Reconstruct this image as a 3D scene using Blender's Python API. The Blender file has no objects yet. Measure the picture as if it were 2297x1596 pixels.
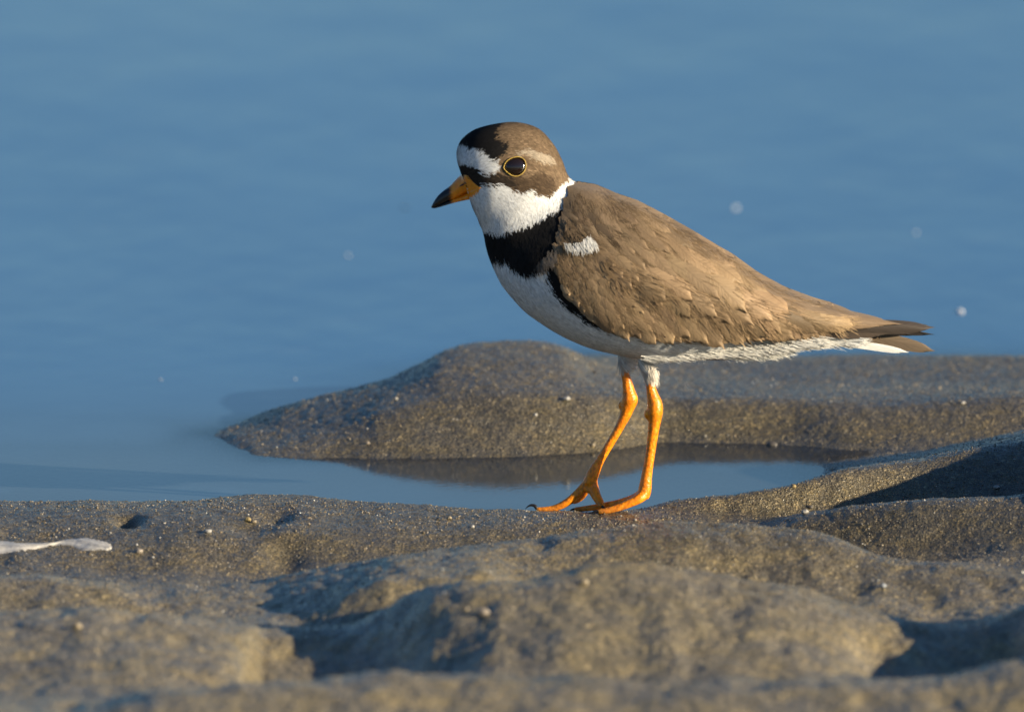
import bpy, bmesh, math, random
import numpy as np
from mathutils import Vector
from mathutils.bvhtree import BVHTree

random.seed(7); RNG = np.random.default_rng(11)
SC = bpy.context.scene; COL = SC.collection
R = math.radians

# ------------------------------------------------------------------ camera, sky, sun, exposure
K = 0.345 / 2297.0                 # metres per reference pixel at the bird
TILT = R(7.5); DIST = 5.75
FEET_Z = 0.004
TARGET = np.array([0.0, 0.0, FEET_Z + (1148 - 798) * K / math.cos(TILT)])
CAM = TARGET + DIST * np.array([0, -math.cos(TILT), math.sin(TILT)])
cam_d = bpy.data.cameras.new('camera'); cam = bpy.data.objects.new('camera', cam_d); COL.objects.link(cam)
cam.location = CAM; cam.rotation_euler = (math.pi / 2 - TILT, 0, 0)
cam_d.lens = 600; cam_d.sensor_width = 36; cam_d.sensor_fit = 'HORIZONTAL'
cam_d.clip_start = 0.05; cam_d.clip_end = 20000
cam_d.dof.use_dof = True; cam_d.dof.focus_distance = DIST + 0.04; cam_d.dof.aperture_fstop = 18
SC.camera = cam

SUN_EL = R(14); SUN_AZ = R(64)     # azimuth: from the camera side, towards the right
sun_dir = Vector((math.sin(SUN_AZ) * math.cos(SUN_EL), -math.cos(SUN_AZ) * math.cos(SUN_EL), math.sin(SUN_EL)))
W = bpy.data.worlds.new('World'); SC.world = W; W.use_nodes = True
nt = W.node_tree; bg = nt.nodes['Background']
sky = nt.nodes.new('ShaderNodeTexSky'); sky.sky_type = 'NISHITA'; sky.sun_disc = False
sky.sun_elevation = SUN_EL; sky.sun_rotation = math.atan2(sun_dir.x, sun_dir.y)
sky.air_density = 1.0; sky.dust_density = 0.0; sky.ozone_density = 5.0; sky.altitude = 0
nt.links.new(sky.outputs[0], bg.inputs[0]); bg.inputs[1].default_value = 0.0675
sl = bpy.data.lights.new('sun', 'SUN'); so = bpy.data.objects.new('sun', sl); COL.objects.link(so)
sl.energy = 5.0; sl.angle = R(0.5); sl.color = (1.0, 0.86, 0.62)
so.rotation_euler = sun_dir.to_track_quat('Z', 'Y').to_euler(); so.location = (3, -3, 3)

SC.view_settings.view_transform = 'Standard'; SC.view_settings.look = 'None'
SC.view_settings.exposure = 0.82; SC.view_settings.gamma = 1.0
SC.cycles.use_denoising = True
SC.cycles.max_bounces = 6; SC.cycles.diffuse_bounces = 3; SC.cycles.glossy_bounces = 4
SC.cycles.sample_clamp_indirect = 4

# ------------------------------------------------------------------ helpers
FWD = np.array([0, math.cos(TILT), -math.sin(TILT)]); UP = np.array([0, math.sin(TILT), math.cos(TILT)])
SENS = 36 / 600 / 2297.0

def P(px, py, Y):
    """world point on the plane y = Y seen at reference pixel (px, py); arrays allowed"""
    px = np.asarray(px, float); py = np.asarray(py, float); Y = np.asarray(Y, float)
    a = (px - 1148.5) * SENS; b = (798 - py) * SENS
    dy = FWD[1] + b * UP[1]; dz = FWD[2] + b * UP[2]
    t = (Y - CAM[1]) / dy
    return np.stack(np.broadcast_arrays(a * t + CAM[0], Y, CAM[2] + dz * t), -1)

def proj(p):
    q = np.asarray(p) - CAM
    d = q @ FWD
    return q[..., 0] / d / SENS + 1148.5, 798 - (q @ UP) / d / SENS

def pchip(xk, yk, x):
    xk = np.asarray(xk, float); yk = np.asarray(yk, float)
    h = np.diff(xk); s = np.diff(yk) / h
    m = np.zeros(len(xk)); m[0] = s[0]; m[-1] = s[-1]
    for i in range(1, len(xk) - 1):
        if s[i - 1] * s[i] > 0:
            w1 = 2 * h[i] + h[i - 1]; w2 = h[i] + 2 * h[i - 1]
            m[i] = (w1 + w2) / (w1 / s[i - 1] + w2 / s[i])
    x = np.clip(x, xk[0], xk[-1]); i = np.clip(np.searchsorted(xk, x) - 1, 0, len(h) - 1)
    t = (x - xk[i]) / h[i]; t2 = t * t; t3 = t2 * t
    return ((2 * t3 - 3 * t2 + 1) * yk[i] + (t3 - 2 * t2 + t) * h[i] * m[i] + (-2 * t3 + 3 * t2) * yk[i + 1] + (t3 - t2) * h[i] * m[i + 1])

def sstep(a, b, x):
    t = np.clip((x - a) / (b - a), 0, 1); return t * t * (3 - 2 * t)

def _hash(ix, iy, seed):
    h = (ix.astype(np.int64) * 374761393 + iy.astype(np.int64) * 668265263 + seed * 1442695041) & 0x7fffffff
    h = ((h ^ (h >> 13)) * 1274126177) & 0x7fffffff
    return (h ^ (h >> 16)) & 0xffff

def noise2(x, y, seed=0):
    x = np.asarray(x, float); y = np.asarray(y, float)
    ix = np.floor(x); iy = np.floor(y); fx = x - ix; fy = y - iy
    u = fx ** 3 * (fx * (fx * 6 - 15) + 10); v = fy ** 3 * (fy * (fy * 6 - 15) + 10)
    def g(dx, dy):
        a = _hash(ix + dx, iy + dy, seed) * (2 * math.pi / 65536)
        return np.cos(a) * (fx - dx) + np.sin(a) * (fy - dy)
    a = g(0, 0) * (1 - u) + g(1, 0) * u; b = g(0, 1) * (1 - u) + g(1, 1) * u
    return 1.5 * (a * (1 - v) + b * v)

def fbm(x, y, octv=4, seed=0, gain=0.5):
    s = 0; a = 1.0
    for o in range(octv):
        s = s + a * noise2(x * 2 ** o, y * 2 ** o, seed + o * 17); a *= gain
    return s

def mesh_obj(name, verts, faces, mats, parent=None, cols=None, smooth=True, normals=None, origin=None, matidx=None, uvs=None):
    """faces: int array (n,4) or (n,3), or a list"""
    verts = np.asarray(verts, np.float64)
    if origin is not None: verts = verts - np.asarray(origin)
    me = bpy.data.meshes.new(name)
    if isinstance(faces, np.ndarray):
        n, c = faces.shape
        me.vertices.add(len(verts)); me.vertices.foreach_set('co', verts.astype(np.float32).ravel())
        me.loops.add(n * c); me.loops.foreach_set('vertex_index', faces.astype(np.int32).ravel())
        me.polygons.add(n); me.polygons.foreach_set('loop_start', np.arange(0, n * c, c, dtype=np.int32))
        me.update(calc_edges=True)
    else:
        me.from_pydata([tuple(v) for v in verts], [], [tuple(f) for f in faces])
    me.validate()
    if smooth: me.polygons.foreach_set('use_smooth', np.ones(len(me.polygons), bool))
    if cols is not None:
        ca = me.color_attributes.new('tint', 'FLOAT_COLOR', 'POINT')
        c4 = np.ones((len(verts), 4), np.float32); c4[:, :3] = cols; ca.data.foreach_set('color', c4.ravel())
    if uvs is not None:
        at = me.attributes.new('fuv', 'FLOAT_VECTOR', 'POINT'); at.data.foreach_set('vector', np.asarray(uvs, np.float32).ravel())
    if normals is not None:
        me.normals_split_custom_set_from_vertices([tuple(n) for n in normals])
    for m in (mats if isinstance(mats, (list, tuple)) else [mats]): me.materials.append(m)
    if matidx is not None: me.polygons.foreach_set('material_index', np.asarray(matidx, np.int32))
    o = bpy.data.objects.new(name, me); COL.objects.link(o)
    if origin is not None and parent is None: o.location = origin
    if parent is not None: o.parent = parent
    return o

def tag(o, label=None, cat=None, group=None, kind=None):
    for k, v in (('label', label), ('category', cat), ('group', group), ('kind', kind)):
        if v: o[k] = v
    return o

class NT:
    def __init__(s, name):
        s.m = bpy.data.materials.new(name); s.m.use_nodes = True; s.t = s.m.node_tree
        s.b = s.t.nodes['Principled BSDF']; s.out = s.t.nodes['Material Output']
    def n(s, typ, **kw):
        nd = s.t.nodes.new('ShaderNode' + typ)
        for k, v in kw.items():
            if k in nd.inputs.keys() if isinstance(k, str) else False: nd.inputs[k].default_value = v
            else: setattr(nd, k, v)
        return nd
    def l(s, a, b): s.t.links.new(a, b)
    def ramp(s, src, stops):
        r = s.n('ValToRGB'); e = r.color_ramp.elements
        while len(e) < len(stops): e.new(0.5)
        for el, (p, c) in zip(e, stops):
            el.position = p; el.color = (c if len(c) == 4 else (*c, 1)) if isinstance(c, (tuple, list)) else (c, c, c, 1)
        s.l(src, r.inputs[0]); return r.outputs[0]
    def mix(s, f, a, b, mode='MIX'):
        m = s.n('MixRGB'); m.blend_type = mode
        for inp, v in zip(m.inputs, (f, a, b)):
            if isinstance(v, (int, float)): inp.default_value = v if inp.name == 'Fac' else (v, v, v, 1)
            elif isinstance(v, (tuple, list)): inp.default_value = (*v, 1)
            else: s.l(v, inp)
        return m.outputs[0]
    def math(s, op, a, b=None, c=None):
        m = s.n('Math'); m.operation = op
        for i, v in enumerate((a, b, c)):
            if v is None: continue
            if isinstance(v, (int, float)): m.inputs[i].default_value = v
            else: s.l(v, m.inputs[i])
        return m.outputs[0]
    def noise(s, vec, scale, detail=2, rough=0.5):
        n = s.n('TexNoise'); n.inputs['Scale'].default_value = scale; n.inputs['Detail'].default_value = detail; n.inputs['Roughness'].default_value = rough
        s.l(vec, n.inputs['Vector']); return n.outputs['Fac']
    def bump(s, h, strength, dist, prev=None):
        b = s.n('Bump'); b.inputs['Strength'].default_value = strength; b.inputs['Distance'].default_value = dist
        s.l(h, b.inputs['Height'])
        if prev is not None: s.l(prev, b.inputs['Normal'])
        return b.outputs[0]
    def set(s, **kw):
        for k, v in kw.items():
            k = {'color': 'Base Color', 'rough': 'Roughness', 'ior': 'IOR', 'spec': 'Specular IOR Level', 'coat': 'Coat Weight', 'coatr': 'Coat Roughness', 'sheen': 'Sheen Weight', 'sss': 'Subsurface Weight', 'sssr': 'Subsurface Scale', 'normal': 'Normal', 'metal': 'Metallic'}[k]
            i = s.b.inputs[k]
            if isinstance(v, (int, float)): i.default_value = v
            elif isinstance(v, (tuple, list)): i.default_value = (*v, 1)
            else: s.l(v, i)
        return s.m

# ------------------------------------------------------------------ materials
def mat_sand():
    s = NT('wet_sand'); tc = s.n('TexCoord').outputs['Object']
    big = s.noise(tc, 28, 4, 0.55); mid = s.noise(tc, 130, 3, 0.6); fine = s.noise(tc, 900, 3, 0.65)
    v = s.n('TexVoronoi'); v.inputs['Scale'].default_value = 1150; s.l(tc, v.inputs['Vector'])
    v2 = s.n('TexVoronoi'); v2.inputs['Scale'].default_value = 2300; s.l(tc, v2.inputs['Vector'])
    sep = s.n('SeparateColor'); s.l(v.outputs['Color'], sep.inputs[0])
    sep2 = s.n('SeparateColor'); s.l(v2.outputs['Color'], sep2.inputs[0])
    patch = s.noise(tc, 55, 3, 0.6)
    c = s.ramp(big, [(0.3, (0.145, 0.122, 0.072)), (0.5, (0.195, 0.160, 0.090)), (0.7, (0.245, 0.196, 0.104))])
    c = s.mix(s.ramp(patch, [(0.38, 0.0), (0.62, 0.75)]), c, (0.125, 0.115, 0.096))     # darker grey silt in patches
    sx = s.n('SeparateXYZ'); s.l(tc, sx.inputs[0])
    near_pale = s.n('MapRange'); near_pale.interpolation_type = 'SMOOTHSTEP'; near_pale.inputs[1].default_value = -0.06; near_pale.inputs[2].default_value = -0.22; near_pale.inputs[3].default_value = 0.76; near_pale.inputs[4].default_value = 1.38; s.l(sx.outputs[1], near_pale.inputs[0])
    c = s.mix(1.0, c, near_pale.outputs[0], 'MULTIPLY')                                       # sand gets paler towards the camera
    g1 = s.ramp(sep.outputs[0], [(0.0, (0.28, 0.28, 0.29)), (0.25, (0.7, 0.68, 0.64)), (0.6, (1, 0.98, 0.93)), (0.86, (1.35, 1.22, 0.95)), (0.965, (2.2, 1.95, 1.6)), (1.0, (3.6, 3.4, 3.1))])
    g2 = s.ramp(sep2.outputs[1], [(0.0, (0.45, 0.46, 0.48)), (0.5, (1, 1, 1)), (0.93, (1.5, 1.4, 1.25)), (1.0, (2.6, 2.5, 2.3))])
    c = s.mix(0.62, c, g1, 'MULTIPLY'); c = s.mix(0.5, c, g2, 'MULTIPLY')
    c = s.mix(0.5, c, s.ramp(mid, [(0.3, 0.6), (0.7, 1.25)]), 'MULTIPLY')
    r = s.ramp(sep.outputs[1], [(0.0, 0.15), (0.5, 0.38), (1, 0.54)])
    b1 = s.bump(mid, 0.32, 0.003)
    b2 = s.bump(v.outputs['Distance'], 0.45, 0.0010, b1)
    b3 = s.bump(v2.outputs['Distance'], 0.5, 0.0006, b2)
    b4 = s.bump(fine, 0.35, 0.001, b3)
    s.l(s.bump(mid, 0.25, 0.003), s.b.inputs['Coat Normal'])
    return s.set(color=c, rough=r, spec=0.5, normal=b4, coat=0.20, coatr=0.26)

def mat_water():
    s = NT('sea_water'); tc = s.n('TexCoord').outputs['Object']
    mp = s.n('Mapping'); s.l(tc, mp.inputs[0]); mp.inputs['Scale'].default_value = (1.0, 0.32, 1); mp.inputs['Rotation'].default_value = (0, 0, R(8))
    mp2 = s.n('Mapping'); s.l(tc, mp2.inputs[0]); mp2.inputs['Scale'].default_value = (1.0, 0.55, 1); mp2.inputs['Rotation'].default_value = (0, 0, R(-14))
    n1 = s.noise(mp.outputs[0], 9, 3, 0.5); n2 = s.noise(mp2.outputs[0], 60, 3, 0.6); n3 = s.noise(mp2.outputs[0], 420, 2, 0.6)
    sx = s.n('SeparateXYZ'); s.l(tc, sx.inputs[0])
    calm = s.n('MapRange'); calm.interpolation_type = 'SMOOTHSTEP'; calm.inputs[1].default_value = 0.18; calm.inputs[2].default_value = 0.55; calm.inputs[3].default_value = 0.14; calm.inputs[4].default_value = 1.0
    s.l(sx.outputs[1], calm.inputs[0]); calm = calm.outputs[0]
    b = s.bump(s.math('MULTIPLY', n1, calm), 0.22, 0.010); b = s.bump(s.math('MULTIPLY', n2, calm), 0.07, 0.0022, b); b = s.bump(n3, 0.10, 0.0003, b)
    deep = s.ramp(n1, [(0.3, (0.018, 0.090, 0.225)), (0.7, (0.024, 0.104, 0.25))])
    sh = s.n('MapRange'); sh.interpolation_type = 'SMOOTHSTEP'; sh.inputs[1].default_value = 0.10; sh.inputs[2].default_value = 0.45; s.l(sx.outputs[1], sh.inputs[0])
    c = s.mix(sh.outputs[0], (0.060, 0.066, 0.066), deep)      # silty shallows, bluer where it deepens
    film = s.noise(mp.outputs[0], 5.0, 4, 0.55); film2 = s.noise(mp2.outputs[0], 26, 3, 0.6)
    c = s.mix(s.ramp(film, [(0.45, 0.0), (0.75, 0.55)]), c, (0.075, 0.160, 0.270))      # pale milky film in drifts
    c = s.mix(s.ramp(film2, [(0.60, 0.0), (0.78, 0.35)]), c, (0.14, 0.22, 0.31))
    s.set(color=c, rough=0.06, ior=1.33, normal=b)
    tr = s.n('BsdfTransparent'); tr.inputs[0].default_value = (0.88, 0.93, 0.95, 1); gl = s.n('BsdfGlossy'); gl.inputs['Roughness'].default_value = 0.06; s.l(b, gl.inputs['Normal'])
    fr = s.n('Fresnel'); fr.inputs[0].default_value = 1.33; s.l(b, fr.inputs['Normal'])
    thin = s.n('MixShader'); s.l(fr.outputs[0], thin.inputs[0]); s.l(tr.outputs[0], thin.inputs[1]); s.l(gl.outputs[0], thin.inputs[2])
    dp = s.n('Attribute'); dp.attribute_name = 'depth'
    body = s.math('SUBTRACT', 1.0, s.math('POWER', 2.718, s.math('MULTIPLY', dp.outputs['Fac'], -260.0)))   # clear where it is a few mm deep
    mx = s.n('MixShader'); s.l(body, mx.inputs[0]); s.l(thin.outputs[0], mx.inputs[1]); s.l(s.b.outputs[0], mx.inputs[2]); s.l(mx.outputs[0], s.out.inputs['Surface'])
    return s.m

def mat_attr(name, rough=0.75, spec=0.3, bump_scale=None, bump=0.2, var=0.25, sheen=0.0, **kw):
    s = NT(name); at = s.n('VertexColor'); at.layer_name = 'tint'; tc = s.n('TexCoord').outputs['Object']
    c = at.outputs['Color']
    if var: c = s.mix(1.0, c, s.ramp(s.noise(tc, 900, 2), [(0.3, 1 - var), (0.7, 1 + var)]), 'MULTIPLY')
    if bump_scale: kw['normal'] = s.bump(s.noise(tc, bump_scale, 3), bump, 0.0006)
    return s.set(color=c, rough=rough, spec=spec, sheen=sheen, **kw)

def mat_feather():
    s = NT('vane_feather'); at = s.n('VertexColor'); at.layer_name = 'tint'
    fu = s.n('Attribute'); fu.attribute_name = 'fuv'
    sp = s.n('SeparateXYZ'); s.l(fu.outputs['Vector'], sp.inputs[0])
    u, v, rnd = sp.outputs                                     # across (-1..1), along (0..1), random seed
    au = s.math('ABSOLUTE', u)
    barb = s.math('SUBTRACT', s.math('MULTIPLY', v, 26.0), s.math('MULTIPLY', au, 6.0))
    cb = s.n('CombineXYZ'); s.l(barb, cb.inputs[0]); s.l(s.math('MULTIPLY', u, 1.6), cb.inputs[1]); s.l(s.math('MULTIPLY', rnd, 57.0), cb.inputs[2])
    nb = s.noise(cb.outputs[0], 1.0, 3, 0.65)
    streak = s.ramp(nb, [(0.25, 0.80), (0.5, 1.0), (0.75, 1.20)])
    edge = s.math('MAXIMUM', s.math('POWER', au, 5.0), s.math('POWER', v, 7.0))
    edge = s.math('MULTIPLY', edge, s.ramp(nb, [(0.3, 0.35), (0.7, 1.0)]))
    c = s.mix(1.0, at.outputs['Color'], streak, 'MULTIPLY')
    pale = s.mix(1.0, c, (1.30, 1.27, 1.22), 'MULTIPLY')
    c = s.mix(edge, c, pale)
    shaft = s.math('LESS_THAN', au, 0.05)
    c = s.mix(s.math('MULTIPLY', shaft, 0.2), c, (0.04, 0.025, 0.015))
    return s.set(color=c, rough=0.62, spec=0.3, sheen=0.08, normal=s.bump(nb, 0.25, 0.0005))

M_SAND = mat_sand(); M_WATER = mat_water()
M_PLUME = mat_attr('soft_plumage', 0.8, 0.15, var=0.12)
M_SKIN = mat_attr('leg_skin', 0.34, 0.5, bump_scale=1100, bump=0.5, var=0.30, sss=0.15, sssr=0.002)
M_BEAK = mat_attr('beak_horn', 0.28, 0.5, sss=0.2, sssr=0.001, bump_scale=900, bump=0.25, var=0.1, coat=0.3, coatr=0.12)
M_FEATHER = mat_feather()
M_GRAIN = mat_attr('mineral_grain', 0.3, 0.5, var=0.15)
M_STONE = mat_attr('pebble_stone', 0.38, 0.5, bump_scale=1500, bump=0.4, var=0.3)
M_SHELL = mat_attr('bleached_shell', 0.45, 0.5, bump_scale=700, bump=0.3, var=0.12)
M_FOAM = mat_attr('foam_bubbles', 0.3, 0.5, var=0.05)
M_EYE = NT('eye_gloss').set(color=(0.012, 0.006, 0.003), rough=0.09, spec=0.5, coat=0.5, coatr=0.02)
M_CLAW = NT('dark_claw').set(color=(0.018, 0.015, 0.014), rough=0.3)
M_RING = NT('eye_ring_skin').set(color=(0.66, 0.44, 0.10), rough=0.45)
M_NOSTRIL = NT('nostril_dark').set(color=(0.035, 0.008, 0.003), rough=0.4)

# ------------------------------------------------------------------ terrain: rows of crests ('c': px, Y, py) and troughs ('z': px, Y, z), near to far
ROWS = [
 ('z', [(-200, -0.75, 0.0), (2500, -0.75, 0.0)]),
 ('z', [(-200, -0.58, -0.004), (120, -0.58, -0.004), (700, -0.56, 0.0), (2500, -0.56, 0.0)]),
 ('c', [(-200, -0.50, 1600), (150, -0.50, 1600), (420, -0.48, 1560), (640, -0.46, 1532), (900, -0.45, 1512), (1200, -0.45, 1520), (1600, -0.46, 1535), (1950, -0.46, 1530), (2300, -0.45, 1480), (2500, -0.45, 1420)]),
 ('z', [(-200, -0.385, 0.002), (300, -0.385, 0.003), (540, -0.38, -0.002), (600, -0.38, -0.012), (880, -0.38, -0.012), (1100, -0.38, 0.002), (1500, -0.37, 0.004), (1850, -0.37, 0.003), (2000, -0.37, -0.007), (2250, -0.37, -0.007), (2380, -0.37, 0.010), (2600, -0.37, 0.022)]),
 ('z', [(-200, -0.335, 0.008), (330, -0.335, 0.008), (470, -0.335, 0.006), (535, -0.335, 0.002), (590, -0.335, -0.010), (768, -0.335, -0.011), (880, -0.335, -0.007), (1000, -0.335, 0.004), (1120, -0.33, 0.010), (1400, -0.325, 0.012), (1700, -0.325, 0.010), (1880, -0.325, 0.005), (1990, -0.325, -0.005), (2250, -0.325, -0.006), (2380, -0.325, 0.012), (2600, -0.325, 0.024)]),
 ('c', [(-200, -0.29, 1385), (100, -0.29, 1368), (330, -0.29, 1378), (480, -0.285, 1393), (545, -0.275, 1405), (600, -0.26, 1416), (700, -0.255, 1405), (768, -0.255, 1397), (851, -0.26, 1370), (951, -0.265, 1322), (1040, -0.268, 1306), (1178, -0.265, 1292), (1419, -0.26, 1267), (1551, -0.26, 1284), (1739, -0.26, 1303), (1906, -0.26, 1348), (2010, -0.265, 1376), (2127, -0.27, 1398), (2230, -0.27, 1392), (2330, -0.27, 1350), (2450, -0.28, 1230), (2600, -0.28, 1200)]),
 ('z', [(-200, -0.24, 0.001), (345, -0.24, 0.0), (620, -0.238, -0.001), (800, -0.235, -0.002), (900, -0.235, 0.001), (1000, -0.235, 0.004), (1178, -0.225, -0.002), (1500, -0.215, -0.003), (1900, -0.22, -0.004), (2127, -0.235, -0.003), (2500, -0.24, 0.002)]),
 ('z', [(-200, -0.20, 0.001), (345, -0.205, -0.001), (620, -0.20, -0.001), (640, -0.20, -0.0005), (720, -0.20, 0.0025), (800, -0.20, 0.0075), (880, -0.20, 0.0108), (960, -0.20, 0.0120), (1060, -0.195, 0.0120), (1178, -0.185, 0.006), (1400, -0.17, 0.004), (1700, -0.16, 0.002), (2000, -0.175, 0.000), (2500, -0.19, 0.001)]),
 ('c', [(-200, -0.165, 1278), (115, -0.165, 1297), (230, -0.168, 1312), (345, -0.19, 1352), (480, -0.165, 1332), (560, -0.150, 1314), (651, -0.145, 1291), (751, -0.142, 1271), (860, -0.138, 1250), (945, -0.135, 1238), (1073, -0.125, 1223), (1291, -0.11, 1197), (1420, -0.10, 1175), (1555, -0.095, 1166), (1718, -0.095, 1177), (1843, -0.105, 1197), (1947, -0.12, 1239), (2031, -0.13, 1260), (2156, -0.14, 1276), (2297, -0.145, 1289), (2500, -0.15, 1290)]),
 ('z', [(-200, -0.12, 0.000), (345, -0.115, -0.001), (620, -0.11, -0.003), (945, -0.085, -0.003), (1291, -0.065, -0.002), (1555, -0.055, -0.002), (1843, -0.06, -0.001), (2031, -0.075, -0.001), (2297, -0.085, 0.004), (2500, -0.09, 0.004)]),
 ('z', [(-200, -0.075, 0.005), (100, -0.075, 0.004), (260, -0.07, 0.005), (560, -0.055, 0.007), (800, -0.045, 0.005), (1100, -0.03, 0.004), (1330, -0.017, 0.0046), (1480, -0.017, 0.0044), (1700, -0.018, 0.003), (1760, -0.022, 0.0052), (1900, -0.028, 0.0098), (2100, -0.034, 0.0130), (2297, -0.038, 0.0155), (2400, -0.03, 0.026), (2600, -0.03, 0.034)]),
 ('z', [(-200, -0.03, 0.0062), (560, -0.02, 0.008), (800, -0.02, 0.006), (1100, -0.012, 0.0045), (1330, -0.008, 0.0046), (1480, -0.008, 0.0047), (1700, -0.004, 0.0035), (1800, 0.0, 0.0030), (1950, 0.006, 0.0020), (2100, 0.010, 0.0020), (2297, 0.014, 0.004), (2420, 0.014, 0.022), (2600, 0.014, 0.034)]),
 ('c', [(-200, 0.012, 1126), (0, 0.012, 1125), (300, 0.014, 1124), (430, 0.016, 1122), (500, 0.016, 1113), (560, 0.016, 1108), (640, 0.014, 1110), (740, 0.010, 1120), (850, 0.006, 1130), (1000, 0.004, 1137), (1200, 0.001, 1146), (1330, 0.000, 1147), (1440, 0.000, 1144), (1520, 0.004, 1124), (1600, 0.006, 1115), (1700, 0.010, 1104), (1780, 0.016, 1090), (1840, 0.024, 1070), (1900, 0.030, 1054), (2050, 0.046, 1034), (2180, 0.056, 1008), (2296, 0.062, 985), (2400, 0.062, 945), (2600, 0.062, 860)]),
 ('z', [(-200, 0.065, -0.010), (400, 0.065, -0.010), (1000, 0.055, -0.009), (1500, 0.055, -0.008), (1780, 0.065, -0.004), (1870, 0.085, 0.001), (2050, 0.10, 0.008), (2296, 0.12, 0.014), (2500, 0.13, 0.018)]),
 ('z', [(-200, 0.13, -0.016), (300, 0.13, -0.012), (460, 0.14, -0.006), (600, 0.135, -0.006), (1000, 0.13, -0.006), (1500, 0.15, -0.004), (1700, 0.15, -0.003), (1860, 0.14, 0.0004), (2050, 0.14, 0.005), (2296, 0.155, 0.011), (2500, 0.165, 0.015)]),
 ('c', [(-200, 0.19, 1060), (300, 0.19, 1045), (440, 0.21, 1000), (500, 0.185, 1018), (589, 0.158, 1038), (738, 0.155, 1041), (1014, 0.158, 1037), (1226, 0.165, 1031), (1395, 0.182, 1018), (1488, 0.196, 1008), (1697, 0.19, 1012), (1906, 0.175, 1020), (2050, 0.175, 1010), (2296, 0.18, 985), (2500, 0.19, 960)]),
 ('z', [(-200, 0.225, -0.018), (300, 0.225, -0.012), (430, 0.225, -0.0015), (500, 0.22, 0.0006), (600, 0.21, 0.003), (760, 0.205, 0.0075), (880, 0.205, 0.0125), (1050, 0.21, 0.0158), (1150, 0.21, 0.0168), (1300, 0.215, 0.0158), (1420, 0.225, 0.0135), (1540, 0.235, 0.0115), (1750, 0.235, 0.0112), (1950, 0.225, 0.0112), (2296, 0.225, 0.0135), (2500, 0.23, 0.013)]),
 ('c', [(-200, 0.27, 1010), (300, 0.27, 985), (440, 0.25, 979), (500, 0.25, 962), (560, 0.25, 940), (640, 0.25, 908), (750, 0.255, 882), (850, 0.26, 857), (940, 0.27, 817), (1000, 0.28, 786), (1060, 0.29, 770), (1120, 0.295, 766), (1250, 0.30, 776), (1340, 0.30, 815), (1480, 0.31, 838), (1700, 0.31, 846), (1900, 0.31, 848), (2100, 0.31, 848), (2296, 0.31, 846), (2500, 0.32, 850)]),
 ('z', [(-200, 0.33, -0.03), (300, 0.32, -0.02), (600, 0.30, -0.01), (900, 0.32, -0.004), (1120, 0.35, 0.002), (1300, 0.36, 0.0075), (1500, 0.36, 0.0085), (1900, 0.36, 0.0085), (2296, 0.36, 0.0085), (2500, 0.37, 0.005)]),
 ('c', [(-200, 0.40, 960), (300, 0.40, 950), (900, 0.39, 860), (1120, 0.42, 800), (1250, 0.42, 795), (1500, 0.42, 800), (1700, 0.42, 803), (1900, 0.42, 800), (2100, 0.42, 803), (2296, 0.42, 810), (2500, 0.43, 800)]),
 ('z', [(-200, 0.52, -0.05), (300, 0.52, -0.05), (900, 0.50, -0.03), (1300, 0.52, -0.02), (2500, 0.52, -0.02)]),
 ('z', [(-200, 0.80, -0.10), (2500, 0.80, -0.08)]),
]
ROWW = []
for kind, pts in ROWS:
    w = []
    for px, Y, q in pts:
        if kind == 'c': p = P(px, q, Y)
        else:
            d = (np.array([0, Y, q]) - CAM) @ FWD
            p = np.array([(px - 1148.5) * SENS * d, Y, q])
        w.append(p)
    ROWW.append(np.array(w))

def axis(lo, hi, step, far):
    a = list(np.arange(lo, hi + step * .5, step))
    s = step; x = a[-1]; up = []
    while x < far: s *= 1.22; x += s; up.append(x)
    s = step; x = a[0]; dn = []
    while x > -far: s *= 1.22; x -= s; dn.append(x)
    return np.array(dn[::-1] + a + up)
XS = axis(-0.215, 0.215, 0.00075, 400); YS = axis(-0.60, 0.47, 0.0011, 400)

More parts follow.
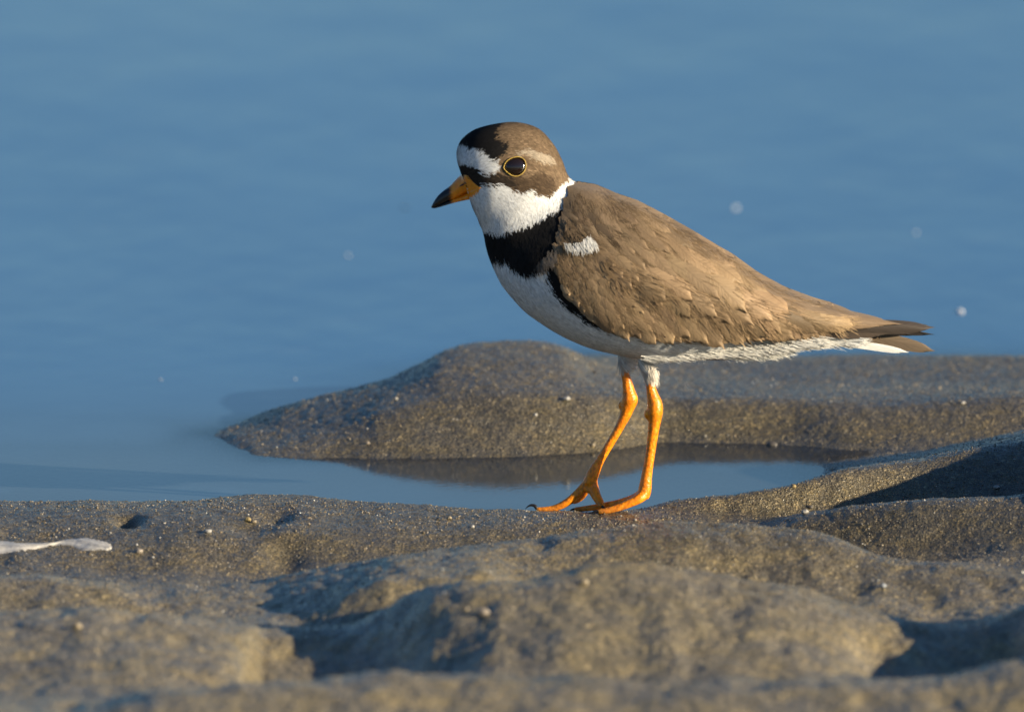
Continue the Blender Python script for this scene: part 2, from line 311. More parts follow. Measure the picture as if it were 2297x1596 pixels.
def build_heights():
    H = np.zeros((len(XS), len(YS)))
    rX = [pchip(r[:, 0], r[:, 1], XS) for r in ROWW]; rZ = [pchip(r[:, 0], r[:, 2], XS) for r in ROWW]
    rX = np.array(rX); rZ = np.array(rZ)
    for i in range(len(XS)):
        H[i] = pchip(rX[:, i], rZ[:, i], YS)
    X, Y = np.meshgrid(XS, YS, indexing='ij')
    # sea bed falls away behind, the beach rises behind the camera
    H += -0.6 * sstep(0.9, 40, Y) - 6 * sstep(40, 400, Y)
    near = sstep(-0.75, -2.5, Y)
    rip = 0.012 * np.sin(Y * 38 + 2.2 * noise2(X * 3, Y * 3, 5)) + 0.012 * fbm(X * 6, Y * 6, 3, 9)
    H = H * (1 - near) + near * (0.01 + rip) + 0.02 * np.clip(-Y - 3, 0, 30)
    side = np.clip(sstep(0.24, 0.6, np.abs(X)), 0, 1)
    H += side * sstep(0.5, 0.2, Y) * (0.010 * np.sin(Y * 45 + 3 * noise2(X * 4, Y * 4, 3)) + 0.008 * fbm(X * 9, Y * 9, 2, 8))
    # lumps of sand: stronger towards the near, clotted ground; smooth where water has run
    vis = sstep(1.2, 0.5, np.abs(X)) * sstep(-1.5, -0.7, Y)
    fore = sstep(-0.02, -0.16, Y)
    lump = fbm(X * 34, Y * 18, 3, 21)
    pits = -np.clip(noise2(X * 62, Y * 34, 40) - 0.34, 0, 1) * 1.6
    clot = np.abs(noise2(X * 95, Y * 60, 61))
    H += vis * ((0.0005 + 0.0012 * fore) * lump + (0.0005 + 0.0011 * fore) * pits + (0.0002 + 0.0004 * fore) * (clot - 0.3))
    H += vis * 0.00028 * fbm(X * 330, Y * 250, 3, 77)
    # a little hollow and scrapes on the near ridge
    def dent(px, py, Yd, r, d):
        p = P(px, py, Yd); return -d * np.exp(-((X - p[0]) ** 2 / r ** 2 + (Y - p[1]) ** 2 / (2.2 * r) ** 2))
    H += dent(287, 1199, -0.04, 0.004, 0.005) + dent(620, 1180, -0.03, 0.006, 0.003) + dent(560, 1210, -0.055, 0.009, 0.003) + dent(640, 1270, -0.08, 0.007, 0.004)
    return H
HT = build_heights()

def height(x, y):
    x = np.asarray(x, float); y = np.asarray(y, float)
    i = np.clip(np.searchsorted(XS, x) - 1, 0, len(XS) - 2); j = np.clip(np.searchsorted(YS, y) - 1, 0, len(YS) - 2)
    a = np.clip((x - XS[i]) / (XS[i + 1] - XS[i]), 0, 1); b = np.clip((y - YS[j]) / (YS[j + 1] - YS[j]), 0, 1)
    return (HT[i, j] * (1 - a) + HT[i + 1, j] * a) * (1 - b) + (HT[i, j + 1] * (1 - a) + HT[i + 1, j + 1] * a) * b

def ground_at(px, py, y0=-0.75, y1=0.6):
    Ys = np.arange(y0, y1, 0.001); p = P(px, py, Ys)
    below = p[:, 2] < height(p[:, 0], p[:, 1])
    k = int(np.argmax(below)) if below.any() else len(Ys) - 1
    return p[k]

def grid_faces(nx, ny):
    i, j = np.meshgrid(np.arange(nx - 1), np.arange(ny - 1), indexing='ij')
    a = (i * ny + j).ravel(); return np.stack([a, a + ny, a + ny + 1, a + 1], 1)
gx, gy = np.meshgrid(XS, YS, indexing='ij')
sand = mesh_obj('sand', np.stack([gx.ravel(), gy.ravel(), HT.ravel()], 1), grid_faces(len(XS), len(YS)), M_SAND)
tag(sand, 'wet rippled brown sand flat with rounded mounds and hollows', 'sand', kind='structure')
wx = np.concatenate([[-2500], XS[::3], [2500]]); wy = np.concatenate([YS[YS > 0.02][::3], [6000]])
wgx, wgy = np.meshgrid(wx, wy, indexing='ij')
water = mesh_obj('water', np.stack([wgx.ravel(), wgy.ravel(), 0 * wgx.ravel()], 1), grid_faces(len(wx), len(wy)), M_WATER, smooth=False)
at = water.data.attributes.new('depth', 'FLOAT', 'POINT'); at.data.foreach_set('value', np.maximum(0, -height(wgx.ravel(), wgy.ravel())).astype(np.float32))
tag(water, 'calm blue shallow sea water behind the sand mound', 'water', kind='structure')
# ------------------------------------------------------------------ the plover
ORG = P(1400, 1148, 0.0)
bird = bpy.data.objects.new('plover', None); COL.objects.link(bird); bird.location = ORG; bird.empty_display_size = 0.02
tag(bird, 'small brown and white plover with black breast band and orange legs standing on wet sand', 'bird')

def crom(pts, n):
    """Catmull-Rom through rows of pts (any width), n samples"""
    p = np.asarray(pts, float); p = np.vstack([2 * p[0] - p[1], p, 2 * p[-1] - p[-2]])
    t = np.linspace(0, len(p) - 3 - 1e-9, n); i = t.astype(int); f = (t - i)[:, None]
    a, b, c, d = p[i], p[i + 1], p[i + 2], p[i + 3]
    return 0.5 * (2 * b + (c - a) * f + (2 * a - 5 * b + 4 * c - d) * f ** 2 + (3 * b - a - 3 * c + d) * f ** 3)

# torso and head: pairs of outline points (top x, y, bottom x, y), half width, centre offset towards the camera (negative)
ST = np.array([
 (1038, 392, 1054, 440, 12, -16), (1028, 366, 1058, 454, 27, -14), (1026, 340, 1063, 468, 42, -12), (1037, 314, 1069, 481, 56, -10),
 (1066, 292, 1074, 494, 70, -8), (1113, 279, 1079, 505, 82, -7), (1160, 276, 1083, 516, 87, -6), (1205, 289, 1086, 527, 90, -5),
 (1237, 320, 1089, 541, 92, -4), (1258, 356, 1093, 558, 92, -3), (1273, 393, 1099, 577, 95, -2), (1292, 410, 1108, 600, 104, 0),
 (1337, 417, 1123, 630, 122, 0), (1385, 434, 1145, 660, 138, 0), (1430, 454, 1175, 692, 150, 0), (1480, 480, 1215, 722, 157, 0), (1530, 510, 1262, 750, 160, 0),
 (1585, 546, 1318, 774, 158, 0), (1640, 585, 1380, 790, 150, 0), (1690, 614, 1450, 802, 136, 0), (1735, 640, 1530, 803, 112, 0),
 (1780, 660, 1610, 802, 86, 0), (1830, 680, 1690, 797, 62, 0), (1880, 698, 1770, 778, 44, 0), (1930, 720, 1850, 768, 30, 0), (1960, 738, 1920, 762, 18, 0)], float)
def loft(st, n, m, pw=2.25):
    s = crom(st, n); ang = np.linspace(0, 2 * math.pi, m, endpoint=False)
    top = P(s[:, 0], s[:, 1], s[:, 5] * K); bot = P(s[:, 2], s[:, 3], s[:, 5] * K)
    c = (top + bot) / 2; h = (top - bot) / 2
    ca = np.sign(np.cos(ang)) * np.abs(np.cos(ang)) ** (2 / pw); sa = np.sign(np.sin(ang)) * np.abs(np.sin(ang)) ** (2 / pw)
    v = c[:, None] + h[:, None] * ca[None, :, None]
    v[:, :, 1] += s[:, 4, None] * K * sa[None, :]
    f = []
    for i in range(n - 1):
        for j in range(m):
            f.append((i * m + j, i * m + (j + 1) % m, (i + 1) * m + (j + 1) % m, (i + 1) * m + j))
    V = v.reshape(-1, 3); f.append(tuple(range(m))[::-1]); f.append(tuple((n - 1) * m + j for j in range(m)))
    return V, f
ST[12:, 1] += 6
TV, TF = loft(ST, 130, 72)

def tube(path, n=40, m=16, squash=1.0):
    """path rows: px, py, w (px units, towards the camera negative), r"""
    s = crom(path, n); c = P(s[:, 0], s[:, 1], s[:, 2] * K); r = s[:, 3] * K
    t = np.gradient(c, axis=0); t /= np.linalg.norm(t, axis=1)[:, None]
    a = np.cross(t, np.array([0, 1.0, 0.02])); ln = np.linalg.norm(a, axis=1)[:, None]
    a = np.where(ln < 1e-3, np.array([1.0, 0, 0]), a / np.maximum(ln, 1e-9)); b = np.cross(t, a)
    ang = np.linspace(0, 2 * math.pi, m, endpoint=False)
    v = c[:, None] + r[:, None, None] * (np.cos(ang)[None, :, None] * a[:, None] + squash * np.sin(ang)[None, :, None] * b[:, None])
    f = [(i * m + j, i * m + (j + 1) % m, (i + 1) * m + (j + 1) % m, (i + 1) * m + j) for i in range(n - 1) for j in range(m)]
    f.append(tuple(range(m))[::-1]); f.append(tuple((n - 1) * m + j for j in range(m)))
    return v.reshape(-1, 3), f

def L4(x, y): return ((1250 + x / 3.47) * .9303, (800 + y / 3.47) * .9303)
def legpath(rows, w0): return [(*L4(x, y), w if w is not None else w0, r / 3.47 * .9303) for x, y, r, w in rows]
WN, WF = -36, 36
far_leg = legpath([(930, 60, 95, 40), (905, 170, 70, None), (893, 260, 52, None), (893, 340, 37, None), (908, 410, 42, None), (922, 490, 52, None), (932, 560, 69, None), (915, 625, 60, None), (895, 690, 49, None),
                   (848, 790, 39, None), (792, 890, 36, None), (735, 985, 35, None), (682, 1075, 37, None), (640, 1150, 48, None), (612, 1215, 54, None), (598, 1270, 50, None)], WF)
far_toes = [legpath([(600, 1240, 50, None), (560, 1285, 42, 42), (482, 1362, 36, 38), (400, 1428, 33, 36), (300, 1474, 29, 38), (215, 1486, 26, 40), (150, 1484, 20, 42)], WF),
            legpath([(605, 1240, 52, None), (622, 1300, 50, 36), (650, 1368, 42, 22), (684, 1428, 35, 8), (700, 1466, 27, -4)], WF),
            legpath([(595, 1250, 46, None), (560, 1310, 40, 66), (540, 1360, 32, 88), (500, 1400, 27, 104), (460, 1420, 22, 118)], WF)]
near_leg = legpath([(1030, 60, 110, -40), (1055, 180, 74, None), (1062, 270, 56, None), (1085, 370, 42, None), (1105, 440, 40, None), (1118, 510, 46, None), (1142, 600, 63, None), (1144, 670, 65, None), (1140, 745, 53, None),
                    (1125, 860, 45, None), (1108, 985, 41, None), (1088, 1110, 42, None), (1072, 1210, 46, None), (1062, 1290, 54, None), (1052, 1350, 55, None), (1045, 1392, 44, None)], WN)
near_toes = [legpath([(1055, 1350, 50, None), (1010, 1392, 42, -48), (920, 1436, 36, -52), (820, 1474, 31, -54), (740, 1494, 28, -54), (665, 1504, 22, -52)], WN),
             legpath([(1045, 1350, 48, None), (960, 1395, 40, -14), (840, 1430, 34, 6), (700, 1456, 29, 22), (580, 1474, 26, 34), (470, 1484, 20, 42)], WN),
             legpath([(1055, 1365, 46, None), (1040, 1410, 40, -66), (1000, 1450, 34, -92), (950, 1490, 28, -116), (905, 1522, 20, -136)], WN)][:2]
bumps = [legpath([(868, 575, 20, 43), (868, 610, 34, 40), (868, 655, 20, 43)], WF), legpath([(1082, 650, 18, WN), (1082, 690, 31, WN), (1090, 730, 18, WN)], WN)]

pieces = [(TV, TF)] + [tube(p, 70 if len(p) > 10 else 30, 18) for p in [far_leg, near_leg] + far_toes + near_toes + bumps]
# webs between the toes' bases
pieces.append(tube(legpath([(545, 1300, 20, 40), (590, 1318, 34, 34), (632, 1330, 20, 30)], WF), 12, 12))
pieces.append(tube(legpath([(985, 1395, 24, -44), (960, 1405, 26, -32), (930, 1415, 20, -22)], WN), 12, 12))
bv, bf, off = [], [], 0
for v, f in pieces:
    bv.append(v); bf += [tuple(i + off for i in q) for q in f]; off += len(v)
tmp_me = bpy.data.meshes.new('tmp'); tmp_me.from_pydata([tuple(v) for v in np.vstack(bv)], [], bf)
bmx = bmesh.new(); bmx.from_mesh(tmp_me); bmesh.ops.recalc_face_normals(bmx, faces=bmx.faces); bmx.to_mesh(tmp_me); bmx.free()
tmp = bpy.data.objects.new('tmp', tmp_me); COL.objects.link(tmp)
rm = tmp.modifiers.new('r', 'REMESH'); rm.mode = 'VOXEL'; rm.voxel_size = 0.00036; rm.use_smooth_shade = True
sm = tmp.modifiers.new('s', 'SMOOTH'); sm.iterations = 5; sm.factor = 0.5
dg = bpy.context.evaluated_depsgraph_get(); ev = tmp.evaluated_get(dg); me2 = ev.to_mesh()
nv = len(me2.vertices); BV = np.empty(nv * 3); me2.vertices.foreach_get('co', BV); BV = BV.reshape(-1, 3)
BN = np.empty(nv * 3); me2.vertices.foreach_get('normal', BN); BN = BN.reshape(-1, 3)
BFQ = np.array([list(p.vertices) if len(p.vertices) == 4 else list(p.vertices) + [p.vertices[-1]] for p in me2.polygons if len(p.vertices) in (3, 4)])
BFQ = BFQ[BFQ[:, 3] != BFQ[:, 2]]
ev.to_mesh_clear(); bpy.data.objects.remove(tmp); bpy.data.meshes.remove(tmp_me)
BVH = BVHTree.FromPolygons([tuple(v) for v in BV], [tuple(f) for f in BFQ])
BVH_T = BVHTree.FromPolygons([tuple(v) for v in TV], TF)

# ---- plumage pattern, in reference pixels of the near side
def inpoly(poly, x, y):
    x = np.asarray(x); y = np.asarray(y); c = np.zeros(x.shape, bool); n = len(poly)
    for i in range(n):
        x1, y1 = poly[i]; x2, y2 = poly[(i + 1) % n]
        if y1 == y2: continue
        c ^= ((y1 > y) != (y2 > y)) & (x < (x2 - x1) * (y - y1) / (y2 - y1) + x1)
    return c
POLY = {
 'mantle': [(1258, 520), (1247, 500), (1259, 468), (1280, 440), (1288, 414), (1290, 380), (1400, 400), (2150, 640), (2150, 800), (1760, 757), (1520, 764), (1400, 752), (1320, 725), (1270, 690), (1235, 640), (1226, 600), (1236, 565)],
 'band': [(1060, 516), (1083, 511), (1107, 515), (1142, 512), (1165, 504), (1200, 493), (1228, 476), (1254, 462), (1275, 443), (1287, 418), (1292, 440), (1270, 480), (1258, 520), (1247, 560), (1232, 588), (1212, 597), (1189, 611), (1177, 612), (1154, 601), (1138, 584), (1119, 581), (1060, 576)],
 'brown': [(1077, 415), (1100, 417), (1130, 416), (1149, 427), (1165, 430), (1189, 424), (1212, 433), (1229, 438), (1243, 424), (1259, 410), (1277, 396), (1330, 380), (1300, 240), (1080, 240), (1100, 298), (1112, 384), (1084, 391), (1072, 400)],
 'lore': [(1000, 373), (1053, 374), (1072, 382), (1084, 392), (1109, 386), (1140, 394), (1160, 412), (1150, 424), (1130, 416), (1100, 417), (1077, 416), (1060, 424), (1000, 410)],
 'ear': [(1100, 386), (1135, 392), (1175, 396), (1210, 380), (1240, 400), (1243, 424), (1229, 436), (1212, 431), (1189, 422), (1165, 428), (1149, 425), (1130, 415), (1095, 415)],
 'brow': [(1146, 344), (1164, 338), (1178, 333), (1199, 336), (1222, 342), (1242, 357), (1237, 363), (1210, 360), (1189, 352), (1178, 345), (1150, 348)],
 'cap': [(1000, 334), (1032, 334), (1049, 345), (1063, 339), (1072, 346), (1081, 352), (1091, 353), (1096, 364), (1110, 357), (1126, 346), (1131, 334), (1127, 322), (1111, 313), (1103, 299), (1116, 281), (1120, 240), (1000, 240)],
 'wing_gap_shade': [(1222, 588), (1256, 590), (1310, 690), (1380, 742), (1352, 741), (1306, 719), (1262, 684), (1232, 648), (1222, 614)],  # shade between wing edge and flank, painted black into the plumage
 'forehead': [(1000, 334), (1032, 334), (1049, 345), (1063, 339), (1072, 346), (1081, 352), (1090, 356), (1095, 366), (1100, 371), (1104, 380), (1100, 385), (1084, 390), (1072, 382), (1053, 374), (1000, 373)],
}
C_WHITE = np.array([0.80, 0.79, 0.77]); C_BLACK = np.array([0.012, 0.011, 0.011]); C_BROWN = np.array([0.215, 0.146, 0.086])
C_LORE = np.array([0.035, 0.025, 0.018]); C_EAR = np.array([0.078, 0.051, 0.031]); C_BROW = np.array([0.38, 0.31, 0.23]); C_HEAD = np.array([0.165, 0.112, 0.068])
C_ORANGE = np.array([0.88, 0.26, 0.006]); C_THIGH = np.array([0.50, 0.44, 0.38])
REG_COL = {'belly': C_WHITE, 'collar': C_WHITE, 'band': C_BLACK, 'mantle': C_BROWN, 'brown': C_HEAD, 'ear': C_EAR, 'lore': C_LORE, 'brow': C_BROW, 'cap': C_BLACK, 'forehead': C_WHITE}
REGS = list(REG_COL)
def near_px(p):
    q = np.array(p, float); q[:, 1] = -np.abs(q[:, 1]); return proj(q)
def region(x, y):
    r = np.full(x.shape, REGS.index('belly'))
    r[(y < 530) & (x < 1300)] = REGS.index('collar')
    x0, y0 = x, y
    for k in ('mantle', 'wing_gap_shade', 'band', 'brown', 'ear', 'brow', 'cap', 'forehead', 'lore'):
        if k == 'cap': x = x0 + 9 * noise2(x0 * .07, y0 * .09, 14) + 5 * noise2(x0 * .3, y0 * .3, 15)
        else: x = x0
        r[inpoly(POLY[k], x, y)] = REGS.index('band' if k == 'wing_gap_shade' else k)  # painted shade along the wing edge takes the band's black
    return r
RC = np.array([REG_COL[k] for k in REGS])
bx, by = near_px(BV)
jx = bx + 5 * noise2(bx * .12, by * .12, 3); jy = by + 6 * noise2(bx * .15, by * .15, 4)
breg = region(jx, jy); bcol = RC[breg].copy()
rx, ry = proj(BV)
leg_zone = (ry > 812) & (rx < 1560)
far_side = leg_zone & (rx < 1470 - (ry - 812) * 0.0) & (BV[:, 1] > -0.002)
oline = np.where(BV[:, 1] > 0, 838, 862) + 9 * noise2(rx * .2, ry * .05, 9)
is_skin = leg_zone & (ry > oline)
thigh = leg_zone & ~is_skin
bcol[thigh] = C_THIGH
osh = 1 + 0.16 * noise2(rx * .09, ry * .03, 12) + 0.16 * noise2(rx * .3, ry * .08, 13)
bcol[is_skin] = (C_ORANGE * np.stack([osh, osh ** 1.6, osh], 1)[:, :])[is_skin] if False else C_ORANGE[None] * np.stack([osh, osh ** 1.5, osh], 1)[is_skin]
dirt = sstep(1128, 1150, ry)[:, None] * 0.45 * is_skin[:, None]
bcol = bcol * (1 - dirt) + np.array([0.30, 0.17, 0.06]) * dirt
fskin = is_skin[BFQ].sum(1) >= 2
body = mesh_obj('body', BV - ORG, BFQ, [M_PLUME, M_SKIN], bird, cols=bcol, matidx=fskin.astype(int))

# ---- soft plumage: short barbs lying along the body
FLOW = np.array([(1030, 375, .2, -1), (1030, 340, .25, -1), (1050, 305, .7, -.8), (1113, 283, 1, -.15), (1180, 282, 1, .25), (1230, 310, .7, .8), (1262, 360, .45, 1), (1275, 400, .3, 1), (1100, 340, 1, -.35), (1160, 320, 1, .05), (1220, 350, .9, .5),
 (1085, 400, 1, .15), (1120, 405, 1, .25), (1180, 405, 1, .2), (1230, 420, .7, .6), (1070, 450, .6, .9), (1100, 440, .8, .6), (1140, 450, .6, .8), (1200, 450, .4, 1), (1250, 440, .1, 1), (1100, 500, .25, 1), (1160, 490, .3, 1), (1230, 480, .1, 1),
 (1110, 550, .25, 1), (1180, 560, .3, 1), (1240, 540, .2, 1), (1130, 630, .55, 1), (1200, 650, .7, .8), (1200, 710, .9, .6), (1280, 740, 1, .45), (1350, 760, 1, .35), (1450, 790, 1, .35), (1600, 790, 1, .2), (1750, 780, 1, .1), (1400, 500, .85, .5), (1600, 600, .85, .5), (1350, 620, .6, .8)], float)
FLOW[:, 2:] /= np.linalg.norm(FLOW[:, 2:], axis=1)[:, None]
def flow(x, y):
    d2 = (x[:, None] - FLOW[None, :, 0]) ** 2 + (y[:, None] - FLOW[None, :, 1]) ** 2 + 60
    w = d2 ** -1.6; w /= w.sum(1)[:, None]
    return w @ FLOW[:, 2:]

def strands(name, base, nrm, tang, length, width, cols, lift=0.18, parent=bird, mat=None, segs=4, curl=0.0, nblend=0.85):
    n = len(base)
    side = np.cross(nrm, tang); side /= np.linalg.norm(side, axis=1)[:, None] + 1e-12
    V = np.empty((n, segs, 2, 3)); C = np.empty((n, segs, 2, 3))
    for k in range(segs):
        t = k / (segs - 1)
        rise = lift * (1 - (1 - t) ** 1.6) * 0.8 + 0.02
        c = base + tang * (length * t)[:, None] + nrm * (length * (rise * (1 - 0.35 * t)))[:, None] + side * (length * curl * t * t)[:, None] if not np.isscalar(curl) else base + tang * (length * t)[:, None] + nrm * (length * rise * (1 - 0.35 * t))[:, None]
        w = width * (1.0 if t < 0.5 else (1 - (t - .5) * 1.7))
        V[:, k, 0] = c - side * w[:, None] / 2; V[:, k, 1] = c + side * w[:, None] / 2
        C[:, k] = (cols * (0.92 + 0.12 * t))[:, None]
    b = (np.arange(n) * segs * 2)[:, None]
    f = np.concatenate([np.stack([b[:, 0] + 2 * k, b[:, 0] + 2 * k + 2, b[:, 0] + 2 * k + 3, b[:, 0] + 2 * k + 1], 1) for k in range(segs - 1)])
    N = np.repeat(nrm, segs * 2, 0)
    return mesh_obj(name, V.reshape(-1, 3) - ORG, f, mat or M_PLUME, parent, cols=np.clip(C.reshape(-1, 3), 0, 0.9), normals=N)

# sample the body surface by area
fa = BV[BFQ[:, 0]]; fb = BV[BFQ[:, 1]]; fc = BV[BFQ[:, 2]]; fd = BV[BFQ[:, 3]]
area = 0.5 * np.linalg.norm(np.cross(fc - fa, fd - fb), axis=1)
fcen = (fa + fb + fc + fd) / 4
fx, fy = near_px(fcen); frx, fry = proj(fcen)
is_body = ~fskin & ~((fry > 820) & (frx < 1560))
dens = np.where(is_body, area, 0)
head = (fy < 520) & (fx < 1300)
dens = dens * np.where(head, 3.0, 1.0) * np.where(fcen[:, 1] < 0.004, 1.0, 0.45)
dens = dens * np.where(inpoly(POLY['mantle'], fx, fy) & (fx > 1330), np.where(np.abs(fcen[:, 1]) < 50 * K, 0.6, 0.06), 1)
NS = 95000
pick = RNG.choice(len(BFQ), NS, p=dens / dens.sum())
u, v = RNG.random((2, NS, 1))
base = (fa[pick] * (1 - u) + fb[pick] * u) * (1 - v) + (fd[pick] * (1 - u) + fc[pick] * u) * v
nrm = BN[BFQ[pick]].mean(1); nrm /= np.linalg.norm(nrm, axis=1)[:, None]
sx, sy = near_px(base)
fl = flow(sx, sy); ang = 0.22 * RNG.standard_normal(NS); ca, sa = np.cos(ang), np.sin(ang)
fl = np.stack([fl[:, 0] * ca - fl[:, 1] * sa, fl[:, 0] * sa + fl[:, 1] * ca], 1)
tg = np.stack([fl[:, 0], np.zeros(NS), -fl[:, 1]], 1)
# on faces that look along the beak the flow turns outwards over the cheek
tg -= nrm * (tg * nrm).sum(1)[:, None]; ln = np.linalg.norm(tg, axis=1); 
alt = np.cross(nrm, np.array([0.0, 1, 0])); tg = np.where((ln < .15)[:, None], alt, tg); tg /= np.linalg.norm(tg, axis=1)[:, None] + 1e-9
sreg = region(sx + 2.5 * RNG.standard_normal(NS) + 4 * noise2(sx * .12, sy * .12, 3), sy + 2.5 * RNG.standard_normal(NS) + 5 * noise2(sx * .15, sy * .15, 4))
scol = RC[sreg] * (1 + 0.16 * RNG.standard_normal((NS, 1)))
br = np.isin(sreg, [REGS.index('brown'), REGS.index('ear'), REGS.index('lore'), REGS.index('mantle')])
pat = noise2(sx * .16, sy * .2, 31); scol = np.where(br[:, None], scol * (1 + 0.30 * pat[:, None]) * np.array([1, 1, 1]), scol)
# brown of the crown darkens into the black cap, the ear coverts into brown; feathering between
mixb = br & (RNG.random(NS) < 0.10); scol[mixb] = scol[mixb] * 1.7
lens = np.interp(sy, [280, 400, 500, 620, 780], [10, 12, 17, 20, 26]) * np.where(sreg == REGS.index('lore'), .7, 1) * (0.75 + 0.5 * RNG.random(NS)) * K
lens = np.where(sy > 760, lens * (1.0 + 0.5 * sstep(1420, 1600, sx)), lens)
wid = np.where(sy < 520, 1.7, 2.1) * (0.8 + 0.4 * RNG.random(NS)) * K
# keep the eye and the beak base free
EYE = (1156, 373)
keep = ((sx - EYE[0]) / 29) ** 2 + ((sy - EYE[1]) / 24) ** 2 > 1
tipx, tipy = sx + fl[:, 0] * lens / K, sy + fl[:, 1] * lens / K
keep &= ((tipx - EYE[0]) / 27) ** 2 + ((tipy - EYE[1]) / 22) ** 2 > 1
BK = [(1026, 393), (1045, 401), (1057, 410), (1068, 419), (1059, 433), (1048, 445), (1020, 462), (955, 475), (955, 450), (1010, 405)]
keep &= ~inpoly(BK, sx, sy) & ~inpoly(BK, tipx, tipy)
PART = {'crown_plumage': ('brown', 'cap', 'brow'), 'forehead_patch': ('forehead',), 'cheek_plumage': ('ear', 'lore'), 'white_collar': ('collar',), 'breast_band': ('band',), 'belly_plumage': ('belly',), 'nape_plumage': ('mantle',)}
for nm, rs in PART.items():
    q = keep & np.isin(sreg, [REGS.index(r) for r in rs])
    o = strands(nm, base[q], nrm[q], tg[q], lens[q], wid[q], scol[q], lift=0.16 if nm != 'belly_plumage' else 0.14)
    if nm == 'breast_band': o['label'] = 'broad black band across the breast'  # mesh also holds the black strands painted as shade at the wing edge
    if nm == 'forehead_patch': o['label'] = 'white patch between black cap and beak'

# ---- shaggy fringe under the flank, the thighs and the vent
def fringe(name, n, poly, cols, dirs, ln, wd, wrange, lift=0.3, parent=bird):
    """strands rooted on the body near the polyline 'poly' (px), hanging with direction dirs"""
    t = RNG.random(n) * (len(poly) - 1); i = t.astype(int); f = t - i; p = np.asarray(poly, float)
    x = p[i, 0] * (1 - f) + p[i + 1, 0] * f + 5 * RNG.standard_normal(n); y = p[i, 1] * (1 - f) + p[i + 1, 1] * f - np.abs(9.0 * RNG.standard_normal(n)) * (1.0 if 'thigh' not in name else .3) + 3
    w = RNG.uniform(wrange[0], wrange[1], n)
    b = P(x, y, w * K)
    dx = dirs[0] + 0.11 * RNG.standard_normal(n); dy = dirs[1] + 0.11 * RNG.standard_normal(n)
    tt = np.stack([dx, 0.15 * RNG.standard_normal(n), -dy], 1); tt /= np.linalg.norm(tt, axis=1)[:, None]
    nn = np.stack([0.25 + 0.1 * RNG.standard_normal(n), -0.75 + 0 * x, 0.2 + 0 * x], 1); nn -= tt * (nn * tt).sum(1)[:, None]; nn /= np.linalg.norm(nn, axis=1)[:, None]
    c = np.asarray(cols) * (1 + 0.13 * RNG.standard_normal((n, 1)))
    return strands(name, b, nn, tt, ln * (0.45 + 0.95 * RNG.random(n)) * K, wd * (0.7 + 0.6 * RNG.random(n)) * K, c, lift=0.05, parent=parent)
fringe('flank_plumage', 9000, [(1446, 803), (1500, 801), (1600, 796), (1680, 792), (1770, 778), (1840, 770)], [0.72, 0.69, 0.63], (1, .17), 26, 1.15, (-95, -10))
fringe('vent_plumage', 9000, [(1600, 789), (1650, 793), (1700, 789), (1750, 779)], [0.80, 0.77, 0.70], (1, .30), 32, 1.2, (-66, 10))
fringe('tail_covert', 4500, [(1700, 768), (1780, 768), (1850, 764), (1900, 764)], [0.80, 0.78, 0.74], (1, .10), 46, 1.7, (-40, 20))
fringe('thigh_plumage', 900, [(1450, 790), (1455, 812), (1462, 838)], [0.66, 0.60, 0.52], (.28, 1), 24, 1.3, (-58, -28))
fringe('thigh_plumage', 500, [(1398, 786), (1400, 806), (1402, 822)], [0.60, 0.54, 0.47], (.08, 1), 20, 1.3, (28, 52))

# ------------------------------------------------------------------ wing surface
T_X = [1262, 1288, 1337, 1385, 1430, 1495, 1560, 1600, 1644, 1700, 1760, 1824, 1898, 1970, 2014, 2055, 2100, 2130]
T_Y = [405, 407, 416, 437, 452, 486, 523, 548, 573, 614, 646, 670, 690, 704, 707, 717, 732, 742]
L_X = [1210, 1240, 1256, 1290, 1324, 1358, 1396, 1454, 1513, 1580, 1644, 1718, 1766, 1834, 1897, 1995, 2067, 2130]
L_Y = [560, 596, 640, 681, 716, 737, 750, 758, 764, 767, 764, 764, 759, 756, 753, 750, 742, 746]
WX = [1200, 1240, 1300, 1370, 1450, 1540, 1620, 1700, 1760, 1820, 1900, 1980, 2060, 2140]
WY = [70, 110, 142, 160, 170, 168, 158, 138, 116, 90, 62, 42, 26, 16]
def S(px, py):
    """depth (px units, negative = nearer) of the folded wing's outer face"""
    px = np.asarray(px, float); py = np.asarray(py, float)
    top = np.interp(px, T_X, T_Y); low = np.interp(px, L_X, L_Y); w = np.interp(px, WX, WY)
    t = np.clip((py - top) / np.maximum(low - top, 10), -0.1, 1.2)
    f = np.sqrt(np.clip(1 - (1 - np.clip(t / 0.62, 0, 1)) ** 2, 0, 1))
    f = f * (1 - 0.16 * sstep(0.6, 1.1, t))
    return -w * f
GX = np.arange(1180, 2181, 6.0); GY = np.arange(380, 821, 6.0)
SG = np.empty((len(GX), len(GY)))
for i, x in enumerate(GX):
    for j, y in enumerate(GY):
        o = P(x, y, 0.0); d = (o - CAM); d /= np.linalg.norm(d)
        h = BVH_T.ray_cast(Vector(CAM), Vector(d))
        s = float(S(x, y))
        if h[0] is not None: s = min(s, h[0].y / K - 3) if x > 1275 else h[0].y / K - 4
        SG[i, j] = s
for _ in range(3):
    q = np.pad(SG, 1, mode='edge'); SG = (q[1:-1, 1:-1] * 2 + q[:-2, 1:-1] + q[2:, 1:-1] + q[1:-1, :-2] + q[1:-1, 2:]) / 6
def surf(px, py):
    a = np.clip((px - GX[0]) / 6, 0, len(GX) - 1.001); b = np.clip((py - GY[0]) / 6, 0, len(GY) - 1.001)
    i = a.astype(int); j = b.astype(int); a = a - i; b = b - j
    return (SG[i, j] * (1 - a) + SG[i + 1, j] * a) * (1 - b) + (SG[i, j + 1] * (1 - a) + SG[i + 1, j + 1] * a) * b

